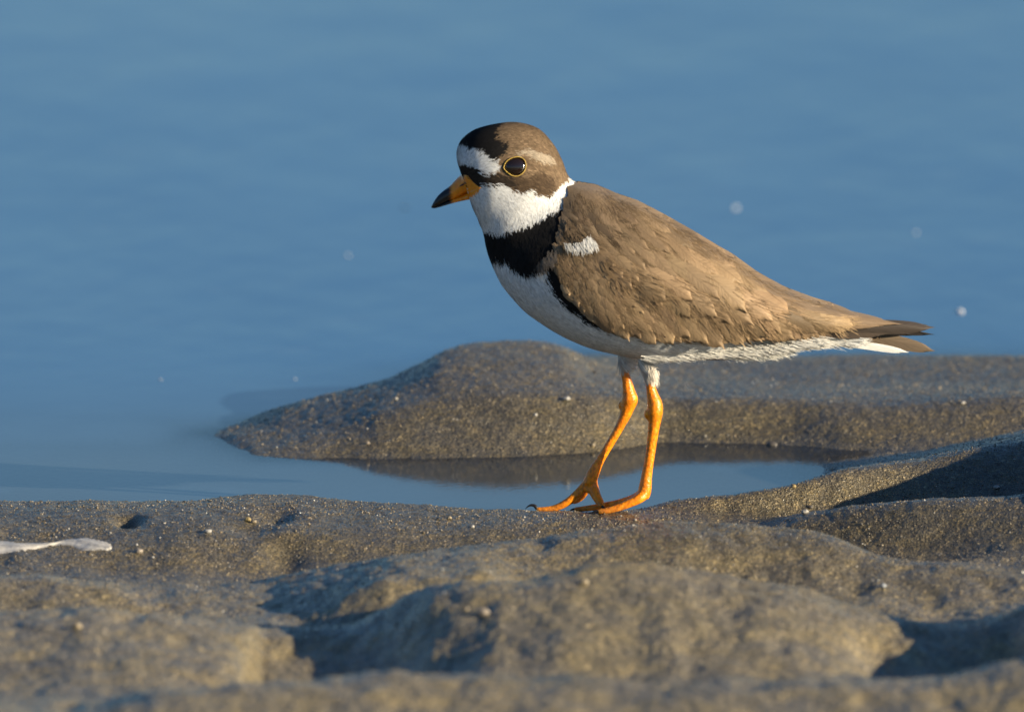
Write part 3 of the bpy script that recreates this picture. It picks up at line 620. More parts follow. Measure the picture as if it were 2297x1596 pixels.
def feathers(name, rows, parent, mat=None, mirror=False, nl=11, nw=7, depth=None):
    """rows: dicts x, y (root), ang (rad, screen, down positive), L, Wd, off0, off1, col, bend, tipr; draped over the wing surface"""
    Vs, Cs, Us, Fs = [], [], [], []
    i, j = np.meshgrid(np.arange(nl - 1), np.arange(nw - 1), indexing='ij'); a = (i * nw + j).ravel()
    fq = np.stack([a, a + 1, a + nw + 1, a + nw], 1)
    vv = np.linspace(0, 1, nl)[:, None]; uu = np.linspace(-1, 1, nw)[None]
    for r in rows:
        pw = r.get('tipr', 4.5)
        prof = np.clip(vv / 0.30, 0.25, 1) ** 0.6 * np.sqrt(np.clip(1 - np.clip(vv, 0, 1) ** pw, 0, 1)) 
        prof = np.maximum(prof, 0.03)
        tip = r['L'] * (vv - 0.07 * (uu ** 2) * sstep(.5, 1, vv))
        jag = 0.03 * r['L'] * RNG.standard_normal((1, nw)) * sstep(.55, 1, vv) * r.get('jag', 1)
        al = tip + jag; ac = uu * prof * r['Wd'] / 2
        bend = r.get('bend', 0.0); th = r['ang'] + bend * vv
        if bend:
            ds = r['L'] / (nl - 1); thc = r['ang'] + bend * np.linspace(0, 1, nl)
            sxl = np.concatenate([[0], np.cumsum(np.cos(thc[:-1]) * ds)])[:, None]; syl = np.concatenate([[0], np.cumsum(np.sin(thc[:-1]) * ds)])[:, None]
            ex = al - vv * r['L']
            X = r['x'] + sxl + ex * np.cos(th) - ac * np.sin(th); Y = r['y'] + syl + ex * np.sin(th) + ac * np.cos(th)
        else:
            X = r['x'] + al * np.cos(th) - ac * np.sin(th); Y = r['y'] + al * np.sin(th) + ac * np.cos(th)
        if depth is None: tpl = np.interp(X, T_X, T_Y) - 2.5; Y = tpl + np.logaddexp(0, (Y - tpl) / 3.0) * 3.0 - 1.0
        off = r['off0'] + (r['off1'] - r['off0']) * vv ** 1.2 + r.get('camber', .06) * r['Wd'] * (1 - uu ** 2) * np.minimum(1, vv * 3)
        base_w = surf(X.ravel(), Y.ravel()).reshape(X.shape) if depth is None else np.full(X.shape, depth) + 0 * X
        w = base_w - off
        if depth is None: w = w * np.clip((Y - tpl + .3) / 16, 0, 1) ** .5
        p = P(X, Y, w * K).reshape(-1, 3)
        k = len(Vs) * nl * nw
        Vs.append(p); Fs.append(fq + k)
        Cs.append(np.repeat(np.asarray(r['col'])[None], nl * nw, 0))
        Us.append(np.stack(np.broadcast_arrays(uu, vv, np.full((nl, nw), RNG.random())), -1).reshape(-1, 3))
    V = np.vstack(Vs); 
    if mirror == 'both':
        n0 = len(V); V = np.vstack([V, V * np.array([1, -1, 1])]); Fs = Fs + [f + n0 for f in Fs]; Cs = Cs * 2; Us = Us * 2
    elif mirror: V = V * np.array([1, -1, 1])
    return mesh_obj(name, V - ORG, np.vstack(Fs), mat or M_FEATHER, parent, cols=np.vstack(Cs), uvs=np.vstack(Us))

DIV_X = [1262, 1290, 1342, 1368, 1402, 1454, 1560, 1640, 1720, 1800]; DIV_Y = [500, 530, 560, 606, 637, 662, 690, 702, 712, 722]   # scapulars above, coverts below
def below_div(x, y): return y > np.interp(x, DIV_X, DIV_Y)
def poisson(inside, spacing, box, tries=26000):
    pts = []; cell = {}
    cand = np.stack([RNG.uniform(box[0], box[2], tries), RNG.uniform(box[1], box[3], tries)], 1)
    ok = inside(cand[:, 0], cand[:, 1]); cand = cand[ok]; sp = spacing(cand[:, 0], cand[:, 1])
    for (x, y), s in zip(cand, sp):
        g = (int(x // 14), int(y // 14)); bad = False; r = int(s // 14) + 1
        for a in range(g[0] - r, g[0] + r + 1):
            for b in range(g[1] - r, g[1] + r + 1):
                for (qx, qy) in cell.get((a, b), ()):
                    if (qx - x) ** 2 + (qy - y) ** 2 < s * s: bad = True; break
                if bad: break
            if bad: break
        if not bad: cell.setdefault(g, []).append((x, y)); pts.append((x, y, s))
    return pts
EDGE = [(1300, 412), (1290, 446), (1276, 476), (1266, 512), (1258, 556), (1250, 592), (1256, 630), (1292, 676), (1338, 720), (1400, 742), (1520, 752), (1640, 752), (1780, 748), (1880, 735), (1880, 690), (1824, 675), (1760, 652), (1700, 622), (1644, 580), (1560, 530), (1495, 492), (1430, 458), (1385, 442), (1337, 422)]
def sp_mantle(x, y): return np.interp(x, [1270, 1330, 1420, 1540, 1700, 1850], [11, 16, 27, 36, 38, 30])
def sp_cov(x, y):
    low = np.interp(x, L_X, L_Y); d = low - y
    return np.interp(x, [1230, 1300, 1400, 1600, 1850], [10, 14, 22, 28, 29]) * np.interp(d, [0, 40, 90, 160], [1.1, 1.0, .85, .75])
def ang_mantle(x, y): return np.radians(np.interp(x, [1270, 1340, 1450, 1600, 1750, 1880], [62, 46, 40, 38, 30, 20])) 
def ang_cov(x, y):
    low = np.interp(x, L_X, L_Y); d = np.clip((low - y) / 120, 0, 1)
    a0 = np.interp(x, [1230, 1300, 1420, 1560, 1700, 1850], [66, 60, 56, 50, 40, 20]); a1 = np.interp(x, [1230, 1300, 1420, 1560, 1700, 1850], [62, 50, 40, 34, 26, 14])
    return np.radians(a0 * (1 - d) + a1 * d)
def tone(x, y):
    base = np.array([0.205, 0.137, 0.076]); warm = np.array([0.325, 0.222, 0.128]); cool = np.array([0.115, 0.082, 0.055])
    k = sstep(560, 720, y) * (0.55 + 0.45 * noise2(np.array([x * .012]), np.array([y * .02]), 8)[0])
    c = base * (1 - k) + warm * k
    q = sstep(1560, 1270, x) * sstep(640, 500, y); c = c * (1 - .6 * q) + cool * .6 * q
    return c * np.clip(1 + 0.20 * RNG.standard_normal() + .25 * noise2(np.array([x * .018]), np.array([y * .03]), 19)[0], .45, 1.6) * (1 + 0.008 * RNG.standard_normal(3))
def make_rows(pts, angf, extra, lf, wf, lift):
    out = []
    for x, y, s in pts:
        a = float(angf(x, y)) + 0.10 * RNG.standard_normal(); L = s * lf * (0.9 + .2 * RNG.random()); 
        out.append(dict(x=x - .62 * L * math.cos(a), y=y - .62 * L * math.sin(a), ang=a, L=L, Wd=s * wf * (0.9 + .2 * RNG.random()), off0=extra * float(np.interp(x, [1275, 1370], [.15, 1])), off1=extra * float(np.interp(x, [1275, 1370], [.15, 1])) + lift * s, col=tone(x, y), camber=.07))
    return out
inE = lambda x, y: inpoly(EDGE, x, y)
pts_m = poisson(lambda x, y: inE(x, y) & ~below_div(x, y), sp_mantle, (1230, 400, 1900, 780))
pts_c = poisson(lambda x, y: inE(x, y) & below_div(x, y), sp_cov, (1220, 500, 1900, 780))
# roots near the top edge must not poke over the back
pts_m = [(x_, float(np.interp(x_, T_X, T_Y)) + 9, 20) for x_ in range(1330, 1860, 15)] + pts_m
rows_m = make_rows(pts_m, ang_mantle, 4.5, 4.1, 1.85, 0.035); rows_c = make_rows(pts_c, ang_cov, 7.0, 3.8, 1.8, 0.05)
for r in rows_m:
    t = np.interp(r['x'], T_X, T_Y); 
    if r['y'] < t + 3: r['y'] = t + 3
for r in rows_m:      # the lowest scapulars stand proud of the coverts
    tx, ty = r['x'] + r['L'] * math.cos(r['ang']), r['y'] + r['L'] * math.sin(r['ang'])
    k = float(np.clip(1 - abs(np.interp(tx, DIV_X, DIV_Y) + 6 - ty) / 45, 0, 1)) * float(sstep(1900, 1560, tx)); r['off1'] += 9 * k
# bottom fringe of the greater coverts, pointing down and back
x = 1276
while x < 1850:
    yy = float(np.interp(x, L_X, L_Y)); s = float(np.interp(x, [1262, 1330, 1450, 1700, 1850], [12, 17, 24, 30, 30]))
    a = float(ang_cov(x, yy)) + .08 * RNG.standard_normal(); L = s * 3.1 * (0.9 + .25 * RNG.random())
    rows_c.append(dict(x=x - .92 * L * math.cos(a), y=yy - .92 * L * math.sin(a) - 2, ang=a, L=L, Wd=s * 1.5, off0=1, off1=4 + 3 * RNG.random(), col=tone(x, yy), camber=.07, jag=1.8)); x += s * .8

def long_feather(pts, wd, col, off0, off1, tipr=5.0, jag=.5):
    """straight-ish long feather from root to tip with slight bend"""
    (x0, y0), (x1, y1), b = pts
    a = math.atan2(y1 - y0, x1 - x0); L = math.hypot(x1 - x0, y1 - y0)
    return dict(x=x0, y=y0, ang=a - b / 2, bend=b, L=L, Wd=wd, off0=off0, off1=off1, col=np.array(col), tipr=tipr, jag=jag, camber=.08)
TERT = [((1560, 668), (1972, 732), -.10, 50, (0.225, 0.155, 0.098), 2, 4), ((1600, 645), (2022, 726), -.20, 36, (0.21, 0.145, 0.092), 4, 7), ((1640, 618), (1935, 712), -.16, 40, (0.20, 0.140, 0.090), 5, 9), ((1560, 700), (1838, 744), -.30, 48, (0.25, 0.17, 0.105), 3, 6), ((1640, 590), (1850, 688), -.14, 34, (0.20, 0.14, 0.088), 7, 10)]
PRIM = [((1760, 724), (2101, 734), -.08, 33, (0.052, 0.040, 0.033), -1, 1), ((1740, 736), (2060, 737), -.05, 26, (0.060, 0.046, 0.037), -2, 0), ((1700, 742), (1996, 748), -.04, 26, (0.075, 0.055, 0.042), -3, -1)]
def make_wing(mirror):
    w = feathers('wing', rows_c, bird, mirror=mirror)
    for (a, b, bend, wd, c, o0, o1) in (TERT[:1] if mirror else TERT):
        feathers('tertial_feather', [long_feather((a, b, bend), wd, c, o0, o1, 6.0, .4)], w, mirror=mirror, nl=26, nw=9)
    for (a, b, bend, wd, c, o0, o1) in PRIM:
        if mirror: b = (b[0] + 1, b[1] + 22); 
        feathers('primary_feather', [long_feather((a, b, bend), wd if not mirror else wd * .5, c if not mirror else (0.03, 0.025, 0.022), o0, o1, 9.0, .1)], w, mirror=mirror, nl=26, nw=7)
    return w
wing = make_wing(False); wing['label'] = 'folded wing facing the viewer, warm tan coverts'
make_wing(True)
# mantle and scapulars: near side and far side in one coat
feathers('mantle', rows_m, bird, mirror='both')
# loose pale barbs that split from the feather edges
nb = 11000
q = RNG.integers(0, len(rows_c + rows_m), nb); allr = rows_c + rows_m
X = np.empty(nb); Y = np.empty(nb); A = np.empty(nb); SS = np.empty(nb); OF = np.empty(nb); CC = np.empty((nb, 3))
for k, i in enumerate(q):
    r = allr[i]; v_ = RNG.uniform(.55, .98); u_ = RNG.uniform(-1, 1) * .42 * r['Wd']
    X[k] = r['x'] + v_ * r['L'] * math.cos(r['ang']) - u_ * math.sin(r['ang']); Y[k] = r['y'] + v_ * r['L'] * math.sin(r['ang']) + u_ * math.cos(r['ang'])
    A[k] = r['ang'] + math.copysign(.25, u_) + .12 * RNG.standard_normal(); SS[k] = r['L'] * RNG.uniform(.12, .34); OF[k] = r['off1'] + 1.5; CC[k] = r['col'] * RNG.choice([.78, .92, 1.1, 1.25, 1.5], p=[.25, .25, .3, .17, .03])
top_ok = (Y > np.interp(X, T_X, T_Y) + 6) & (Y < np.interp(X, L_X, L_Y) - 14); X, Y, A, SS, OF, CC = X[top_ok], Y[top_ok], A[top_ok], SS[top_ok], OF[top_ok], CC[top_ok]
b0 = P(X, Y, (surf(X, Y) - OF) * K); b1 = P(X + np.cos(A) * SS, Y + np.sin(A) * SS, (surf(X + np.cos(A) * SS, Y + np.sin(A) * SS) - OF) * K)
e1 = P(X + 4, Y, surf(X + 4, Y) * K) - P(X - 4, Y, surf(X - 4, Y) * K); e2 = P(X, Y + 4, surf(X, Y + 4) * K) - P(X, Y - 4, surf(X, Y - 4) * K)
nn = np.cross(e1, -e2); nn /= np.linalg.norm(nn, axis=1)[:, None]; nn *= np.where(nn[:, 1] > 0, -1, 1)[:, None]
tt = b1 - b0; ll = np.linalg.norm(tt, axis=1); tt /= ll[:, None]
strands('loose_barbs', b0, nn, tt, ll, RNG.uniform(.7, 1.5, len(X)) * K, np.clip(CC, 0, .6), lift=0.06, parent=wing)
# white tuft at the wing bend, and its fluffy rim on the breast side
def tuft(name, poly, n, col, d, ln, parent):
    p = np.asarray(poly, float); lo, hi = p.min(0), p.max(0); c = RNG.uniform(lo, hi, (n * 4, 2)); c = c[inpoly(poly, c[:, 0], c[:, 1])][:n]
    X, Y = c[:, 0], c[:, 1]; b = P(X, Y, (surf(X, Y) - 9 - 3 * RNG.random(len(X))) * K)
    dd = np.stack([d[0] + .18 * RNG.standard_normal(len(X)), 0 * X, -(d[1] + .18 * RNG.standard_normal(len(X)))], 1); dd /= np.linalg.norm(dd, axis=1)[:, None]
    e1 = P(X + 6, Y, surf(X + 6, Y) * K) - P(X - 6, Y, surf(X - 6, Y) * K); e2 = P(X, Y + 6, surf(X, Y + 6) * K) - P(X, Y - 6, surf(X, Y - 6) * K)
    nn = np.cross(e1, -e2); nn /= np.linalg.norm(nn, axis=1)[:, None]; nn *= np.where(nn[:, 1] > 0, -1, 1)[:, None]
    dd -= nn * (dd * nn).sum(1)[:, None]; dd /= np.linalg.norm(dd, axis=1)[:, None]
    return strands(name, b, nn, dd, ln * K * (.7 + .6 * RNG.random(len(X))), RNG.uniform(1.4, 2.4, len(X)) * K, np.asarray(col) * (1 - .75 * np.clip((X.max() - X[:, None]) / np.ptp(X) - .45 + .35 * RNG.standard_normal((len(X), 1)), 0, 1)) * (1 + .1 * RNG.standard_normal((len(X), 1))), lift=.12, parent=parent)
tuft('shoulder_tuft', [(1264, 544), (1284, 546), (1304, 541), (1316, 530), (1326, 525), (1336, 543), (1322, 551), (1296, 553), (1272, 551)], 230, [.74, .71, .66], (.42, 1), 21, bird)
tuft('breast_side_plumage', [(1205, 590), (1232, 560), (1250, 560), (1244, 580), (1224, 600), (1196, 606)], 150, [.15, .125, .105], (.2, 1), 18, bird)

# ------------------------------------------------------------------ tail
def tail_feather(x0, y0, x1, y1, wd, col, w0, w1, bend=0.05):
    nl, nw = 22, 7; vv = np.linspace(0, 1, nl)[:, None]; uu = np.linspace(-1, 1, nw)[None]
    a = math.atan2(y1 - y0, x1 - x0); L = math.hypot(x1 - x0, y1 - y0)
    prof = np.clip(vv / .25, .35, 1) ** .6 * np.sqrt(np.clip(1 - vv ** 9, 0, 1)); prof = np.maximum(prof, .06)
    al = L * (vv - .05 * uu ** 2 * sstep(.6, 1, vv)); ac = uu * prof * wd / 2 + bend * L * (vv * (1 - vv))
    X = x0 + al * math.cos(a) - ac * math.sin(a); Y = y0 + al * math.sin(a) + ac * math.cos(a)
    w = w0 + (w1 - w0) * vv - .05 * wd * (1 - uu ** 2) + 0 * uu
    i, j = np.meshgrid(np.arange(nl - 1), np.arange(nw - 1), indexing='ij'); q = (i * nw + j).ravel()
    f = np.stack([q, q + 1, q + nw + 1, q + nw], 1)
    c = np.repeat(np.asarray(col, float)[None], nl * nw, 0)
    return P(X, Y, w * K).reshape(-1, 3), f, c, np.stack(np.broadcast_arrays(uu, vv, np.full((nl, nw), RNG.random())), -1).reshape(-1, 3)
def tail_obj(name, parent, *a, **k):
    v, f, c, u = tail_feather(*a, **k); return mesh_obj(name, v - ORG, f, M_FEATHER, parent, cols=c, uvs=u)
tail = tail_obj('tail', bird, 1840, 733, 2098, 787, 30, (0.165, 0.120, 0.080), -6, -6, bend=-.03)
for (y0, y1, x1, wd, c, w0, w1) in [(733, 786, 2094, 26, (0.15, 0.11, 0.075), 4, 6), (733, 786, 2088, 24, (0.14, 0.10, 0.07), 10, 14), (734, 785, 2080, 24, (0.14, 0.10, 0.07), 16, 22)]:
    tail_obj('tail_feather', tail, 1830, y0, x1, y1, wd, c, w0, w1, bend=-.03)
o = tail_obj('tail_feather', tail, 1810, 757, 2040, 790, 17, (0.80, 0.79, 0.76), -12, -11, bend=-.02); o['label'] = 'white outer tail feather'
tail_obj('tail_feather', tail, 1790, 761, 1995, 781, 16, (0.80, 0.79, 0.76), -8, -8, bend=-.02)

# ------------------------------------------------------------------ beak, eyes, claws
def mand(st, n=36, m=20, pw=2.0):
    V, F = loft(np.array(st, float), n, m, pw); return V, F
UP_ = [(1050, 392, 1080, 419, 52, -15), (1042, 390, 1072, 422, 42, -15), (1034, 392, 1064, 427, 29, -16), (1023, 402, 1050, 432, 21, -17), (1009, 417, 1033, 440, 15.5, -19), (994, 428, 1014, 448, 12, -21), (982, 439, 993, 457, 9, -23), (973, 452, 978, 463, 6, -24), (967, 464, 969, 467, 2, -25)]
LO_ = [(1078, 418, 1064, 441, 48, -15), (1066, 423, 1055, 446, 36, -15), (1050, 430, 1038, 450, 22, -17), (1032, 439, 1022, 454, 12.5, -19), (1012, 447, 1004, 459, 9.5, -21), (992, 456, 988, 464, 7, -23), (977, 462, 976, 467, 4, -24), (971, 465, 971, 467, 2, -25)]
def beak_col(V):
    x, y = proj(V); e = 1011 + (y - 440) * .12 + 3 * noise2(x * .2, y * .2, 5)
    k = sstep(e + 5, e - 3, x)[:, None]; ridge = 0.0
    return np.array([0.95, 0.31, 0.010]) * (1 - k) + np.array([0.014, 0.012, 0.012]) * k
def onface(V):
    V = V.copy(); x, y = near_px(V); cy = -17 * K
    for i in range(len(V)):
        if x[i] < 1026: continue
        h = BVH_T.ray_cast(Vector(CAM), Vector(P(x[i], y[i], V[i, 1]) - CAM).normalized())
        if h[0] is None: continue
        s = sstep(1026, 1040, x[i]); near = V[i, 1] < cy
        d = -(h[0].y - 1.8 * K * s) if True else 0
        if near and h[0].y - 1.8 * K < V[i, 1]: V[i] = P(x[i], y[i], V[i, 1] * (1 - s) + (h[0].y - 1.8 * K) * s)
    return V
UPV, UPF = mand(UP_); UPV = onface(UPV); LOV, LOF = mand(LO_); LOV = onface(LOV)
v, f = UPV, UPF; beak = mesh_obj('beak', v - ORG, f, M_BEAK, bird, cols=beak_col(v)); beak['label'] = 'stubby orange beak with black tip'
v, f = LOV, LOF; mesh_obj('lower_mandible', v - ORG, f, M_BEAK, beak, cols=beak_col(v))
BVH_B = BVHTree.FromPolygons([tuple(q) for q in UPV], UPF)
def cast(x, y, bvh):
    o = P(x, y, 0.0); d = o - CAM; d /= np.linalg.norm(d); h = bvh.ray_cast(Vector(CAM), Vector(d)); n_ = np.array(h[1]); return np.array(h[0]), (n_ if n_ @ d < 0 else -n_)
for side in (1, -1):
    pts = []
    for t in np.linspace(0, 1, 6):
        p, n_ = cast(1031 + 14 * t, 418 - 8 * t, BVH_B); pts.append(p + n_ * 0.0001)
    pts = np.array(pts); rr = np.array([.5, 1.0, 1.25, 1.25, 1.0, .5]) * 2.2 * K
    t_ = np.gradient(pts, axis=0); t_ /= np.linalg.norm(t_, axis=1)[:, None]; nn = np.array([n_] * 6); b_ = np.cross(t_, nn)
    an = np.linspace(0, 2 * math.pi, 10, endpoint=False)
    V = pts[:, None] + rr[:, None, None] * (np.cos(an)[None, :, None] * b_[:, None] + .35 * np.sin(an)[None, :, None] * nn[:, None]); V = V.reshape(-1, 3)
    F = [(i * 10 + j, i * 10 + (j + 1) % 10, (i + 1) * 10 + (j + 1) % 10, (i + 1) * 10 + j) for i in range(5) for j in range(10)]
    if side < 0: V[:, 1] = 2 * (-17 * K) - V[:, 1]
    mesh_obj('nostril', V - ORG, F, M_NOSTRIL, beak)

# eye: a glossy ball behind a tear-shaped lid ring
ep, en = cast(*EYE, BVH_T); en = en * np.array([1, 1, 1]); en /= np.linalg.norm(en)
ea = np.cross(np.array([0, 0, 1.0]), en); ea /= np.linalg.norm(ea); eb = np.cross(en, ea)   # ea: screen right, eb: up
if ea[0] < 0: ea = -ea
if eb[2] < 0: eb = -eb
lid = np.array([(-27, -3), (-23, 7), (-15, 15), (-3, 20), (9, 21), (19, 16), (24, 6), (23, -6), (16, -16), (5, -22), (-7, -21), (-18, -14), (-24, -8)], float)
ball = bmesh.new(); bmesh.ops.create_uvsphere(ball, u_segments=40, v_segments=24, radius=1)
bvv = np.array([v.co[:] for v in ball.verts]); bff = [tuple(v.index for v in f.verts) for f in ball.faces]; ball.free()
lid3 = None
for side in (1, -1):
    c = ep - en * 6 * K
    V = c + K * (bvv[:, :1] * ea * 26 + bvv[:, 1:2] * eb * 22 + bvv[:, 2:3] * en * 13)
    n = 64; pl = crom(np.vstack([lid, lid[:1]]), n + 1)[:-1] * .96
    ctr = []
    for (a_, b_) in pl:
        s_ = max(0.0, 1 - (a_ / 30) ** 2 - (b_ / 26) ** 2); d_ = 13 * math.sqrt(s_)
        ctr.append(c + K * (1.02 * a_ * ea + 1.04 * b_ * eb + (d_ * .45 + 5.0) * en))
    ctr = np.array(ctr); t_ = np.roll(ctr, -1, 0) - np.roll(ctr, 1, 0); t_ /= np.linalg.norm(t_, axis=1)[:, None]; o_ = np.cross(t_, en)
    an = np.linspace(0, 2 * math.pi, 10, endpoint=False); rr = (0.85 + .3 * noise2(np.arange(n) * .4, np.zeros(n), 2)) * K
    RV = (ctr[:, None] + rr[:, None, None] * (np.cos(an)[None, :, None] * o_[:, None] + np.sin(an)[None, :, None] * en)).reshape(-1, 3)
    RF = [(i * 10 + j, i * 10 + (j + 1) % 10, ((i + 1) % n) * 10 + (j + 1) % 10, ((i + 1) % n) * 10 + j) for i in range(n) for j in range(10)]
    # skin web from the ring down to the feathers
    rim = np.array([c + K * (a_ * 1.22 * ea + b_ * 1.24 * eb - 1.0 * en) for (a_, b_) in pl])
    WV = np.vstack([ctr, rim]); WFc = [(i, (i + 1) % n, n + (i + 1) % n, n + i) for i in range(n)]
    if side < 0:
        for q in (V, RV, WV): q[:, 1] = 2 * (-6 * K) - q[:, 1]
    e = mesh_obj('eye', V - ORG, bff, M_EYE, bird)
    r_ = mesh_obj('eye_ring', RV - ORG, RF, M_RING, e)
    mesh_obj('eyelid', WV - ORG, WFc, M_PLUME, e, cols=np.repeat(np.array([[0.05, .034, .022]]), len(WV), 0))
    if side > 0: r_['label'] = 'thin yellow ring around the dark eye'

for path, w in [([(155, 1476, 22, 42), (135, 1452, 20, 42), (105, 1448, 15, 42), (80, 1458, 9, 42), (58, 1478, 3, 42)], WF), ([(694, 1455, 20, 0), (708, 1462, 18, -6), (722, 1470, 10, -10)], WF),
                ([(480, 1420, 17, 110), (450, 1428, 14, 120), (420, 1440, 4, 130)], WF), ([(680, 1498, 23, -52), (645, 1500, 20, -52), (622, 1512, 13, -52), (605, 1532, 3, -52)], WN), ([(480, 1480, 18, 41), (450, 1484, 13, 45), (425, 1496, 3, 48)], WN)]:
    v, f = tube(legpath([(x, y, r * .68, ww) for x, y, r, ww in path], w), 16, 10); mesh_obj('claw', v - ORG, f, M_CLAW, bird)
# ------------------------------------------------------------------ loose grains on the sand, pebbles, shell, foam
ICO = bmesh.new(); bmesh.ops.create_icosphere(ICO, subdivisions=1, radius=1)
IV = np.array([v.co[:] for v in ICO.verts]); IF = np.array([[v.index for v in f.verts] for f in ICO.faces]); ICO.free()
def scatter_grains(n):
    X = RNG.uniform(-0.20, 0.20, n); Y = np.where(RNG.random(n) < .8, RNG.uniform(-0.30, 0.37, n), RNG.uniform(-0.11, 0.03, n)); Z = height(X, Y)
    clump = fbm(X * 45, Y * 25, 3, 55)
    ok = ((Z > 0.0006) | (Y < 0.03)) & (RNG.random(n) < 0.30 + 0.9 * np.clip(clump + .25, 0, 1)); X, Y, Z = X[ok], Y[ok], Z[ok]; n = len(X)
    r = 0.00012 + 0.00024 * RNG.random(n) ** 2.4; big = RNG.random(n) < .012; r[big] *= 1.8
    pal = np.array([(0.10, 0.085, 0.065), (0.19, 0.15, 0.10), (0.05, 0.045, 0.04), (0.34, 0.28, 0.20), (0.30, 0.22, 0.12), (0.62, 0.58, 0.52), (0.24, 0.22, 0.20)])
    c = pal[RNG.choice(len(pal), n, p=[.26, .28, .16, .12, .08, .025, .075])] * (1 + .2 * RNG.standard_normal((n, 1)))
    s = np.stack([r, r, r], 1) * RNG.uniform(.65, 1.3, (n, 3)); s[:, 2] *= .75
    q = RNG.standard_normal((n, 4)); q /= np.linalg.norm(q, axis=1)[:, None]; w, x, y, z = q.T
    Rm = np.stack([np.stack([1 - 2 * (y * y + z * z), 2 * (x * y - z * w), 2 * (x * z + y * w)], -1), np.stack([2 * (x * y + z * w), 1 - 2 * (x * x + z * z), 2 * (y * z - x * w)], -1), np.stack([2 * (x * z - y * w), 2 * (y * z + x * w), 1 - 2 * (x * x + y * y)], -1)], 1)
    V = np.einsum('nij,nkj->nki', Rm, IV[None] * (1 + .16 * RNG.standard_normal((n, len(IV), 1)))) * s[:, None]
    V += np.stack([X, Y, Z + r * .25], 1)[:, None]
    F = (IF[None] + (np.arange(n) * len(IV))[:, None, None]).reshape(-1, 3)
    o = mesh_obj('sand_grains', V.reshape(-1, 3), F, M_GRAIN, cols=np.repeat(np.clip(c, .01, .8), len(IV), 0), smooth=False)
    tag(o, 'loose coarse sand grains scattered over the wet sand', 'sand grains', kind='stuff')
scatter_grains(90000)

PB = bmesh.new(); bmesh.ops.create_icosphere(PB, subdivisions=4, radius=1)
PV = np.array([v.co[:] for v in PB.verts]); PF = np.array([[v.index for v in f.verts] for f in PB.faces]); PB.free()
def pebble(px, py, w, h, col, label, name='pebble', rough=.16, seed=0, spin=0.0):
    """w, h in reference pixels; rests on the sand where (px, py) meets it"""
    g = ground_at(px, py + h * .3); rg = np.random.default_rng(seed + int(px))
    a = rg.uniform(0, 9, 3)
    n1 = noise2(PV[:, 0] * 1.3 + a[0], PV[:, 1] * 1.3 + PV[:, 2] + a[1], 3) + .5 * noise2(PV[:, 0] * 3 + PV[:, 2] * 2 + a[2], PV[:, 1] * 3, 4)
    w *= .78; h *= .78
    V = PV * (1 + rough * n1)[:, None] * np.array([w / 2, w / 2 * .85, h / 2]) * K
    ca, sa = math.cos(spin), math.sin(spin); V = np.stack([V[:, 0] * ca - V[:, 2] * sa, V[:, 1], V[:, 0] * sa + V[:, 2] * ca], 1)
    lift = h / 2 * K * .55
    c = np.asarray(col)[None] * (1 + .18 * noise2(PV[:, 0] * 4 + a[0], PV[:, 1] * 4 + PV[:, 2] * 3, 8))[:, None]
    o = mesh_obj(name, V, PF, M_STONE, cols=np.clip(c, 0.01, .85)); o.location = (g[0], g[1], height(g[0], g[1]) + lift)
    return tag(o, label, name, group='pebbles scattered on the sand')
GREY = (.09, .08, .07); WHT = (.36, .34, .31); TAN = (.26, .21, .14); PINK = (.30, .25, .20); OCH = (.32, .24, .11)
for a in [
 (1732, 996, 34, 22, GREY, 'dark grey pebble at the foot of the far sand mound, casting a shadow'),
 (1712, 1003, 14, 9, TAN, 'small tan pebble touching the dark grey pebble on the far mound'),
 (1271, 893, 24, 13, WHT, 'oval white pebble on the far mound, just left of the bird\'s legs'),
 (1201, 929, 12, 10, WHT, 'tiny white pebble on the middle of the far mound face'),
 (888, 893, 13, 10, WHT, 'pale speck of a pebble near the shaded shoulder of the far mound'),
 (825, 994, 12, 9, PINK, 'pinkish pebble low on the long tip of the far mound'),
 (1330, 1000, 14, 10, TAN, 'tan pebble between far mound foot and the bird\'s shin'),
 (2160, 902, 16, 9, WHT, 'flat bright pebble on the far bank behind the tail'),
 (312, 1234, 22, 16, PINK, 'pinkish white pebble beside the end of the bleached shell'),
 (556, 1165, 20, 15, OCH, 'ochre pebble on the near ridge hump'),
 (570, 1171, 15, 12, TAN, 'tan pebble touching the ochre pebble on the near ridge'),
 (466, 1191, 24, 12, WHT, 'white angular pebble sitting below the near ridge hump'),
 (1008, 1160, 15, 10, TAN, 'tan pebble on smooth wet sand in front of the pool'),
 (1060, 1180, 12, 10, WHT, 'small white pebble alone on smooth wet sand below the pool'),
 (1425, 1166, 10, 8, PINK, 'little pinkish pebble right below the nearer foot'),
 (1806, 1146, 22, 13, WHT, 'white pebble in the little dark grain heap right of the feet'),
 (1818, 1139, 15, 12, GREY, 'dark pebble in the little grain heap right of the feet'),
 (1781, 1092, 13, 11, OCH, 'yellowish pebble at the right end of the pool'),
 (2236, 1092, 20, 11, WHT, 'white pebble in the shaded hollow by the right bank'),
 (1982, 1314, 15, 12, (.36, .38, .40), 'blurred bluish white pebble on the near right mound'),
 (1084, 1372, 34, 26, (.24, .20, .16), 'blurred pinkish lump of shelly grit on the big near mound'),
 (1046, 1365, 16, 12, (.20, .165, .12), 'blurred tan pebble beside the pinkish lump on the near mound'),
 (1310, 1305, 26, 20, TAN, 'blurred tan pebble near the top of the big near mound'),
 (172, 1403, 30, 22, TAN, 'blurred tan pebble on the low left foreground mound')]:
    pebble(*a)

